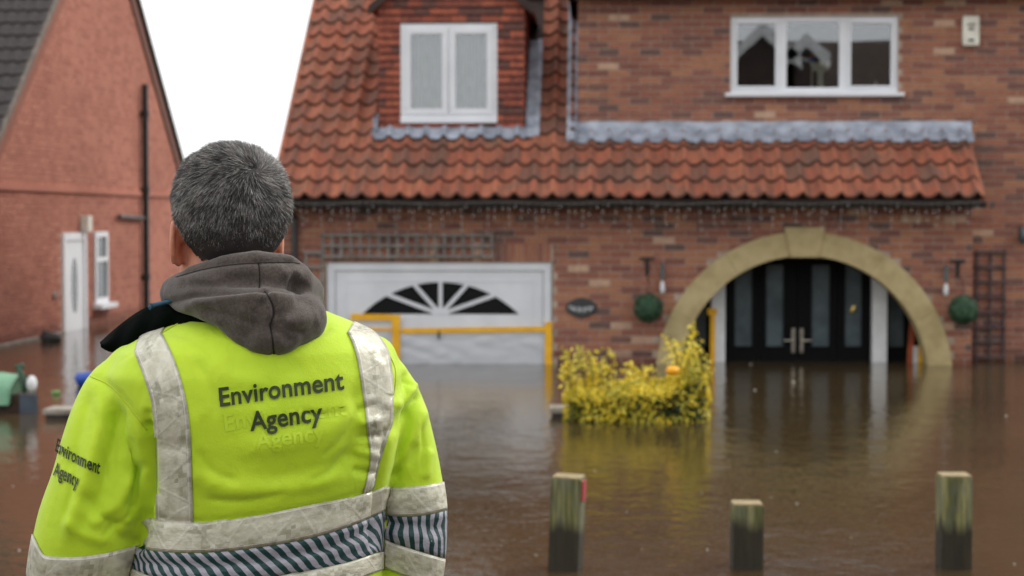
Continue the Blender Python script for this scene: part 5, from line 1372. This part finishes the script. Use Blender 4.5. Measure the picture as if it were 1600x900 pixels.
# ---- printed lettering laid on the cloth
def lettering(txt, base, capx, mat, off, name, skew=0.0, bold=.021, squeeze=None):
    cu_ = bpy.data.curves.new(name, 'FONT'); cu_.body = txt; cu_.size = 1.0; cu_.offset = bold; cu_.resolution_u = 4; cu_.space_character = 1.03
    to = bpy.data.objects.new(name, cu_); C.objects.link(to); bpy.context.view_layer.update(); me = bpy.data.meshes.new_from_object(to.evaluated_get(bpy.context.evaluated_depsgraph_get())); bpy.data.objects.remove(to)
    bm = bmesh.new(); bm.from_mesh(me); bmesh.ops.triangulate(bm, faces=bm.faces)
    for _ in range(3):
        es = [e for e in bm.edges if e.calc_length() > .12]
        if not es: break
        bmesh.ops.subdivide_edges(bm, edges=es, cuts=1); bmesh.ops.triangulate(bm, faces=bm.faces)
    x0_ = min(v_.co.x for v_ in bm.verts); x1_ = max(v_.co.x for v_ in bm.verts); cap = .70
    bl = smoothpoly(base, 8); Ls = [0]
    for a, b in zip(bl, bl[1:]): Ls.append(Ls[-1] + math.hypot(b[0]-a[0], b[1]-a[1]))
    for v_ in bm.verts:
        u_ = (v_.co.x-x0_)/(x1_-x0_)
        if squeeze: u_ = squeeze(u_)
        s_ = u_*Ls[-1]; k = max(i for i in range(len(Ls)) if Ls[i] <= s_ + 1e-9); k = min(k, len(bl)-2)
        q = lerp2(bl[k], bl[k+1], (s_-Ls[k])/max(1e-6, Ls[k+1]-Ls[k])); dx, dy = bl[k+1][0]-bl[k][0], bl[k+1][1]-bl[k][1]; l_ = math.hypot(dx, dy); dx, dy = dx/l_, dy/l_
        h_ = v_.co.y/cap*capx; hx, hy = q[0] + h_*(dy*.6 + skew), q[1] - h_*(.2*dx+.8)
        p = hit(hx, hy, off); v_.co = p if p is not None else pm(hx, hy, -.1)
    bm.to_mesh(me); bm.free(); me.materials.append(M[mat]); me.name = name
    o = bpy.data.objects.new(name, me); C.objects.link(o); put(o, jacket); return o
lettering('Environment', [(344,635),(400,627),(470,617),(537,608)], 29, 'ink', .0024, 'printed_lettering')
lettering('Agency', [(391,673),(440,666),(504,657)], 29, 'ink', .0024, 'printed_lettering')
lettering('Environment', [(352,674),(410,664),(478,656),(543,648)], 27, 'ghost', .0007, 'faded_lettering')
lettering('Agency', [(400,702),(455,694),(508,688)], 26, 'ghost', .0007, 'faded_lettering')
lettering('Environment', [(86,704),(105,716),(130,729),(154,740)], 20, 'ink', .0022, 'printed_lettering', skew=-.12, squeeze=lambda u: .12*u + .88*u**1.0 if u > .2 else u*.9)
lettering('Agency', [(85,742),(100,750),(123,762)], 21, 'ink', .0022, 'printed_lettering', skew=-.12)

# ---- body: one continuous mesh (head, face, ears, neck, chest, arms, hands)
HT = R(14); hx_ = Vector((math.cos(HT), math.sin(HT), 0)); hy_ = Vector((-math.sin(HT), math.cos(HT), 0)); hz_ = Vector((0,0,1))   # head frame: hy_ = where he faces
HC_ = pm(363, 313, .004); HA = (hx_, hy_, hz_)
def hp(x, y, z): return HC_ + hx_*x + hy_*y + hz_*z
bd = MB()
bd.ell(HC_ + hy_*.012, (.0775,.098,.0745), HA, 32, 20); bd.ell(hp(0,-.020,-.016), (.0765,.068,.078), HA, 28, 18); bd.ell(hp(0,.03,-.03), (.068,.068,.075), HA, 28, 18)
bd.ell(hp(0,.045,-.075), (.056,.056,.062), HA, 24, 16); bd.ell(hp(0,.075,-.112), (.028,.022,.022), HA); bd.ell(hp(0,.052,-.058), (.0695,.045,.05), HA); bd.ell(hp(0,.035,-.085), (.062,.05,.04), HA)
bd.add([hp(0,.105,-.01), hp(-.009,.10,-.05), hp(.009,.10,-.05), hp(0,.132,-.052), hp(-.017,.10,-.062), hp(.017,.10,-.062), hp(0,.1,-.066), hp(0,.08,-.03)], [(0,1,3), (0,3,2), (1,4,3), (2,3,5), (4,6,3), (5,3,6), (0,7,1), (0,2,7), (1,7,4), (2,5,7), (4,7,6), (5,6,7)])
bd.ell(hp(0,.104,-.052), (.014,.018,.012), HA); bd.ell(hp(0,.102,-.082), (.026,.014,.007), HA); bd.ell(hp(0,.10,-.092), (.022,.014,.008), HA)
for s_ in (-1, 1):
    ox = .0735 if s_ < 0 else .055
    bd.ell(hp(s_*.032,.096,.012), (.024,.012,.007), HA); bd.ell(hp(s_*.031,.088,-.008), (.014,.014,.013), HA); bd.ell(hp(s_*.044,.07,-.04), (.022,.022,.022), HA)
    ea = (hx_*math.cos(s_*.45)*1 + hy_*math.sin(-.45)*s_*s_*0 , hy_, hz_)
    # ear: concha plate, helix rim and lobe, flaring outwards from the skull
    ec = hp(s_*ox, -.004, -.058); fl = (hx_*s_*.22 - hy_*.97).normalized(); nn = (hx_*s_*.97 + hy_*.22).normalized(); axs = (nn, fl, hz_)
    bd.ell(ec, (.006,.016,.028), axs, 16, 12); rim = []
    for i in range(15): t = math.pi*(-.35 + 1.3*i/14); rim.append(ec + fl*(.017*math.sin(t)+.004) + hz_*(.028*math.cos(t)) + nn*.002 + hx_*s_*.003)
    bd.tube(rim, [.0044]*15, 8); bd.ell(ec - hz_*.026 + fl*.003, (.0055,.008,.0085), axs, 12, 8)
    bd.ell(hp(s_*.062,.006,-.058), (.010,.014,.026), HA); bd.ell(hp(s_*.046,-.002,-.092), (.016,.034,.034), HA); bd.ell(hp(s_*.052,.022,-.088), (.021,.03,.036), HA)
nb = pm(372, 500, .02)
bd.tube([hp(0,.0,-.03), hp(0,.0,-.075), hp(0.004,.0,-.11), nb + Vector((0,.0,.04)), nb - Vector((0,0,.03))], [.062,.057,.057,.062,.085], 28)
bd.ell(pm(400, 600, .02), (.135,.07,.10), (U, W, hz_), 28, 16)
def capsule(a, b, r1, r2): n_ = 6; bd.tube([a.lerp(b, i/n_) for i in range(n_+1)], [r1+(r2-r1)*i/n_ for i in range(n_+1)], 14); bd.ell(a, (r1,)*3, None, 14, 8); bd.ell(b, (r2,)*3, None, 14, 8)
for pts_, sg in ((sl, -1), (sr_, 1)):
    a, e_, w_ = pts_[9][0], pts_[28][0], pts_[-1][0]; capsule(a, e_, .030, .032); wr_ = w_ + Vector((0,.035,-.075)); capsule(e_, wr_, .036, .024)
    d_ = Vector((-sg*.10,.22,-1)).normalized(); sd_ = Vector((-.25*sg,.96,.2)).normalized(); sd_ = (sd_ - d_*sd_.dot(d_)).normalized(); pn = d_.cross(sd_)*sg
    pc = wr_ + d_*.055; bd.ell(pc, (.04,.016,.052), (sd_, pn, d_), 18, 12)
    for k, (o_, ln) in enumerate(((.030,.072),(.010,.080),(-.010,.075),(-.029,.060))):           # four fingers, each bent at its knuckles
        p0 = pc + sd_*o_ + d_*.036; p1 = p0 + d_*ln*.45 + pn*.004; p2 = p1 + d_*ln*.28 + pn*ln*.16; p3 = p2 + d_*ln*.14 + pn*ln*.2
        bd.tube([p0, p0.lerp(p1, .5), p1, p2, p3], [.0092,.009,.0086,.0078,.0062], 10); bd.ell(p3, (.0064,)*3, None, 10, 6)
    t0 = pc + sd_*.032 - d_*.02; t1_ = t0 + sd_*.024 + d_*.022 + pn*.006; t2 = t1_ + d_*.028 + sd_*.004 + pn*.008
    bd.tube([t0, t1_, t2], [.013,.0105,.008], 10); bd.ell(t2, (.0082,)*3, None, 10, 6)
bmsh = remesh(bd, .0033, 4, .5)
body = finish(bmsh, 'body', M['skin'], man)
bb_ = BVHTree.FromPolygons([Vector(v_.co) for v_ in bmsh.vertices], [tuple(p_.vertices) for p_ in bmsh.polygons])
for s_ in (-1, 1):
    b = MB(); b.ell(hp(s_*.031,.0935,-.008), (.012,.0105,.0105), HA, 16, 12); b.build('eye', M['white_paint'], body, smooth=True)
# ---- hair: scalp cap plus individual strands
def to_head(P): D = np.asarray(P) - np.array(HC_); return D @ np.array(hx_), D @ np.array(hy_), D @ np.array(hz_)
me = bmsh; V = verts(me); tri = []
hxv, hyv, hzv = to_head(V)
def hairy(x, y, z):
    """1 inside the hairline, fading to 0 at nape, temples and round the ears"""
    side = np.clip((y + .062)/.10, 0, 1)
    low = -.092 + .052*np.clip((y+.035)/.03, 0, 1) + .03*np.clip((y-.05)/.03, 0, 1)       # lower edge climbs towards the ears and temples
    a = np.clip((z - low)/.012, 0, 1)
    front_ = np.clip((.078 + z*.25 - y)/.015, 0, 1)                                       # forehead
    ear = np.clip((np.hypot((y+.004)/.024, (z+.058)/.037) - 1)*5, 0, 1)
    out_ = np.where((z < -.026) & (np.abs(x) > .0765), 0, 1)
    return a*front_*out_*np.where(np.abs(x) > .055, ear, 1)
polys = [tuple(p_.vertices) for p_ in me.polygons]; fc = []
HV = hairy(hxv, hyv, hzv)*(hzv > -.12)
capf = [p_ for p_ in polys if min(HV[i] for i in p_) > .8 and abs(hxv[p_[0]]) < .12]
idx = sorted({i for p_ in capf for i in p_}); rem = {a: b for b, a in enumerate(idx)}
NB = norms(me)
scm = bpy.data.meshes.new('hair_cap'); scm.from_pydata([tuple(V[i] + NB[i]*.0015) for i in idx], [], [tuple(rem[i] for i in p_) for p_ in capf]); 
hair = finish(scm, 'hair', M['scalp'], man)
T = []
for p_ in capf: T.append((p_[0], p_[1], p_[2])); (T.append((p_[0], p_[2], p_[3])) if len(p_) == 4 else None)
T = np.array(T); A_, B_, C_ = V[T[:,0]], V[T[:,1]], V[T[:,2]]; area = np.linalg.norm(np.cross(B_-A_, C_-A_), axis=1); pr = area/area.sum()
NS = 100000
ti = rng.choice(len(T), NS, p=pr); r1, r2 = rng.random(NS), rng.random(NS); fl_ = r1 + r2 > 1; r1[fl_] = 1-r1[fl_]; r2[fl_] = 1-r2[fl_]
P0 = A_[ti] + (B_-A_)[ti]*r1[:,None] + (C_-A_)[ti]*r2[:,None]; NN = NB[T[ti,0]]
x_, y_, z_ = to_head(P0); keep = rng.random(NS) < hairy(x_, y_, z_)*1.1; P0, NN, x_, y_, z_ = P0[keep], NN[keep], x_[keep], y_[keep], z_[keep]; n_ = len(P0)
wh = np.array(bb_.ray_cast(CAM, ray(402, 268).normalized())[0])                          # the whorl on the crown
Dw = P0 - wh; dist = np.linalg.norm(Dw, axis=1)[:,None]; tan = Dw/np.maximum(dist, 1e-4); tan = tan - NN*(tan*NN).sum(1)[:,None]
sw_ = np.cross(NN, tan); tan = tan + sw_*(.75*np.exp(-dist/.035) + .12)
tan = tan + np.array([0,0,-1.0])*np.clip(dist*4, 0, .5) + np.array(hy_)*.10
tan -= NN*(tan*NN).sum(1)[:,None]; tan /= np.maximum(np.linalg.norm(tan, axis=1)[:,None], 1e-5)
cl = np.array([[noise.noise(Vector(p)*60), noise.noise(Vector(p)*60+Vector((9,0,0))), noise.noise(Vector(p)*60+Vector((0,9,0)))] for p in P0])   # clumping
lift = np.clip(.38 + .16*np.clip(z_/.07, 0, 1) - .30*np.clip((-z_)/.07, 0, 1), .14, .9)[:,None] + .12*np.exp(-dist/.03)
dirs = tan + NN*lift*rng.uniform(.8, 1.2, (n_,1)) + cl*.45 + rng.normal(0, .15, (n_,3)); dirs /= np.linalg.norm(dirs, axis=1)[:,None]
ln = np.clip(.0126 + .003*np.clip(z_/.06, 0, 1) - .0105*np.clip((-z_-.01)/.075, 0, 1), .004, .021)*rng.uniform(.7, 1.25, n_)
bend = tan*.5 + np.array([0,0,-.35]); sidev = np.cross(dirs, rng.normal(0,1,(n_,3))); sidev /= np.linalg.norm(sidev, axis=1)[:,None]
wd_ = rng.uniform(.00016, .00025, n_)[:,None]
l3 = ln[:,None]; Q0 = P0; Q1 = P0 + dirs*l3*.45; d2 = dirs + bend*.35; d2 /= np.linalg.norm(d2, axis=1)[:,None]; Q2 = Q1 + d2*l3*.33; d3 = d2 + bend*.3; d3 /= np.linalg.norm(d3, axis=1)[:,None]; Q3 = Q2 + d3*l3*.25
VV = np.stack([Q0-sidev*wd_, Q0+sidev*wd_, Q1-sidev*wd_*.95, Q1+sidev*wd_*.95, Q2-sidev*wd_*.7, Q2+sidev*wd_*.7, Q3], 1).reshape(-1,3)
base = (np.arange(n_)*7)[:,None]; F3 = np.concatenate([base+np.array(f_)[None] for f_ in ((0,1,3),(0,3,2),(2,3,5),(2,5,4),(4,5,6))], 0)
hm_ = bpy.data.meshes.new('hair_strands'); hm_.vertices.add(len(VV)); hm_.vertices.foreach_set('co', VV.ravel()); nf = len(F3)
hm_.loops.add(nf*3); hm_.loops.foreach_set('vertex_index', F3.ravel().astype(np.int32)); hm_.polygons.add(nf)
hm_.polygons.foreach_set('loop_start', (np.arange(nf)*3).astype(np.int32)); hm_.polygons.foreach_set('loop_total', np.full(nf, 3, dtype=np.int32)); hm_.update(calc_edges=True)
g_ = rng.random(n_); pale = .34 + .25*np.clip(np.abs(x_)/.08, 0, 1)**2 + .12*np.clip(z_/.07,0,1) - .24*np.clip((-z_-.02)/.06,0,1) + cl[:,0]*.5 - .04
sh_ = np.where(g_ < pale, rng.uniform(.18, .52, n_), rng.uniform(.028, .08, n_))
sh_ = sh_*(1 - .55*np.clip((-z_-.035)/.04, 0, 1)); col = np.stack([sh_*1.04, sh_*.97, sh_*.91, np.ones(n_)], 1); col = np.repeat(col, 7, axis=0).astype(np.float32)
at_ = hm_.color_attributes.new('shade', 'FLOAT_COLOR', 'POINT'); at_.data.foreach_set('color', col.ravel())
hm_.materials.append(M['hair']); hs = bpy.data.objects.new('hair_strands', hm_); C.objects.link(hs); put(hs, hair); stuff(hs)

# ---- hood: thick fleece roll round the neck and the bag hanging at the back
hb = MB()
roll_ = [(392,428,-.082,27),(430,430,-.078,28),(462,440,-.055,30),(478,458,-.015,30),(472,480,.045,27),(430,505,.105,24),(370,512,.12,24),(310,500,.09,24),(278,478,.035,25),(276,458,-.015,26),(300,446,-.052,25),(345,434,-.076,26)]
hb.tube([pm(x, y, dy) for x, y, dy, r_ in roll_], [r_/PXM for *_, r_ in roll_], 18, closed=True)
hb.tube([pm(x, y, dy) for x, y, dy in [(300,430,-.055),(350,412,-.078),(400,406,-.086),(450,412,-.072),(474,428,-.035)]], [14/PXM,15/PXM,15/PXM,16/PXM,15/PXM], 14)
hb.tube([pm(x, y, dy) for x, y, dy in [(270,462,-.03),(310,470,-.075),(360,482,-.10),(410,492,-.112)]], [20/PXM,26/PXM,34/PXM,40/PXM], 18)
hb.tube([pm(x, y, dy) for x, y, dy in [(410,488,-.11),(445,486,-.098),(475,488,-.07),(488,486,-.03)]], [40/PXM,36/PXM,30/PXM,24/PXM], 18)
hb.ell(pm(418, 500, -.098), (.062,.040,.046)); hb.ell(pm(425, 520, -.105), (.044,.034,.034)); hb.ell(pm(470, 500, -.075), (.036,.034,.034)); hb.ell(pm(380, 498, -.098), (.034,.030,.030))
hb.ell(pm(340, 474, -.085), (.034,.03,.024)); hb.ell(pm(455, 512, -.088), (.036,.030,.030)); hb.ell(pm(392, 512, -.094), (.030,.026,.026)); hb.ell(pm(484, 494, -.045), (.024,.03,.026))
hood_m = remesh(hb, .0032, 16, .6)
V = verts(hood_m); Nn = norms(hood_m); setv(hood_m, V + Nn*(fbm(V, 14, .0028, 5) + fbm(V, 34, .0009, 2))[:, None])
sculpt(hood_m, [
 ([(273,432),(318,420),(360,413),(402,410),(451,409),(471,412)],4,-2.6,'full'),
 ([(262,474),(300,463),(340,459),(390,455),(430,452),(462,452)],5,-6.5,'full'), ([(270,488),(310,474),(350,468),(415,462),(455,464)],8,4.0,'n'),
 ([(404,409),(406,430),(405,452)],3.2,-2.6,'full'), ([(414,453),(426,475),(428,492),(422,508),(426,530),(428,556)],4,-4.5,'full'),
 ([(420,508),(440,520),(462,538)],9,-4,'n'), ([(428,496),(450,488),(470,470),(480,462)],10,-3.5,'n'), ([(440,505),(470,500),(500,492)],11,3.5,'n'), ([(450,442),(470,446),(478,440)],9,-5,'n'),
 ([(300,486),(340,505),(380,532),(410,548)],12,3.5,'n'), ([(320,480),(370,498),(410,512)],9,-4,'n'), ([(440,432),(455,426),(472,432)],8,3,'n'), ([(350,440),(380,436),(400,436)],12,-3,'n'), ([(400,480),(385,500),(392,530)],10,-2.5,'n'),
 ([(290,440),(320,436),(345,444)],8,2.5,'n'), ([(455,425),(468,450),(470,470)],7,-3,'n'), ([(436,500),(456,516),(478,520)],5,-3,'n'), ([(340,500),(372,520),(402,540)],6,-2.5,'n'), ([(300,470),(330,476),(350,488)],5,2.5,'n'),
])
hood = finish(hood_m, 'hood', M['fleece'], man)
hbv = BVHTree.FromPolygons([Vector(v_.co) for v_ in hood_m.vertices], [tuple(p_.vertices) for p_ in hood_m.polygons])
seam([(404,411),(406,430),(405,450)], .0009, 'fleece_seam', hbv, 'seam', hood); seam([(414,455),(426,475),(428,492),(422,508),(426,530),(428,554)], .0011, 'fleece_seam', hbv, 'seam', hood)
seam([(275,433),(318,421),(360,414),(402,411),(451,410),(468,412)], .0007, 'fleece_seam', hbv, 'seam', hood)
# ---- black collar flap standing off the left shoulder
top_ = resample([(157,537),(174,521),(196,503),(216,489),(236,479),(262,472),(300,474),(345,482)], 30)
bot_ = resample([(159,541),(172,548),(190,550),(212,541),(240,528),(270,514),(305,505),(345,505)], 30)
rows = []
for i, (a, b) in enumerate(zip(top_, bot_)):
    t = i/29; y_t = -.02 - .02*math.sin(t*3.0) + .05*(1-t)*(1-t); y_b = -.055 + .045*(1-t)**2 - .01*t; row = []
    for j in range(9): s_ = j/8; q = lerp2(a, b, s_); row.append(pm(q[0], q[1], y_t + (y_b-y_t)*s_ - .016*math.sin(math.pi*s_) + .004*math.sin(i*.9+j*.7)))
    rows.append(row)
collar = grid_part('collar', rows, M['collar'], jacket, th=.004)
b = MB(); b.tube([pm(x, y, -.052) for x, y in [(233,482),(240,477),(252,474),(268,470),(290,468)]], [3.5/PXM,4/PXM,3.2/PXM,3/PXM,3/PXM], 8); b.tube([pm(x, y, -.055) for x, y in [(235,474),(237,480),(234,484)]], 2.2/PXM, 6); b.build('zip_tape', M['teal'], collar, smooth=True)
# lining seen under the hood
b = MB(); b.tube([pm(x, y, dy) for x, y, dy in [(282,497,-.05),(310,499,-.072),(345,502,-.088)]], [5/PXM]*3, 8, flat=1); b.build('lining', M['collar'], jacket, smooth=True)
# jacket hem, trousers and boots (below the frame)
tr = MB(); hipc = pm(402, 1080); fz = GZ
for s_ in (-1, 1):
    h0 = hipc + U*(s_*.09); kn = Vector((hipc.x + U.x*s_*.12, MY + U.y*s_*.12 + .01, .42)); an = Vector((hipc.x + U.x*s_*.13, MY + U.y*s_*.13 - .01, .06))
    tr.tube([h0 + Vector((0,0,.06)), h0 - Vector((0,0,.12)), kn, kn.lerp(an, .5), an], [.098,.10,.072,.068,.062], 20)
    b = MB(); ft = Vector((an.x, an.y, fz)); b.tube([ft + Vector((0,0,.30)), ft + Vector((0,0,.12)), ft + Vector((0,.01,.05))], [.066,.055,.052], 18); b.ell(ft + W*.06 + Vector((0,0,.045)), (.05,.135,.045), (U, W, hz_), 20, 12); b.box(ft.x-.05, ft.x+.05, ft.y-.05, ft.y+.05, fz, fz+.03); b.build('boot', M['boot'], man, smooth=False)
tr.ell(hipc + Vector((0,0,.02)), (.19,.13,.12), (U, W, hz_), 28, 14)
finish(remesh(tr, .008, 6, .5), 'trousers', M['trouser'], man)
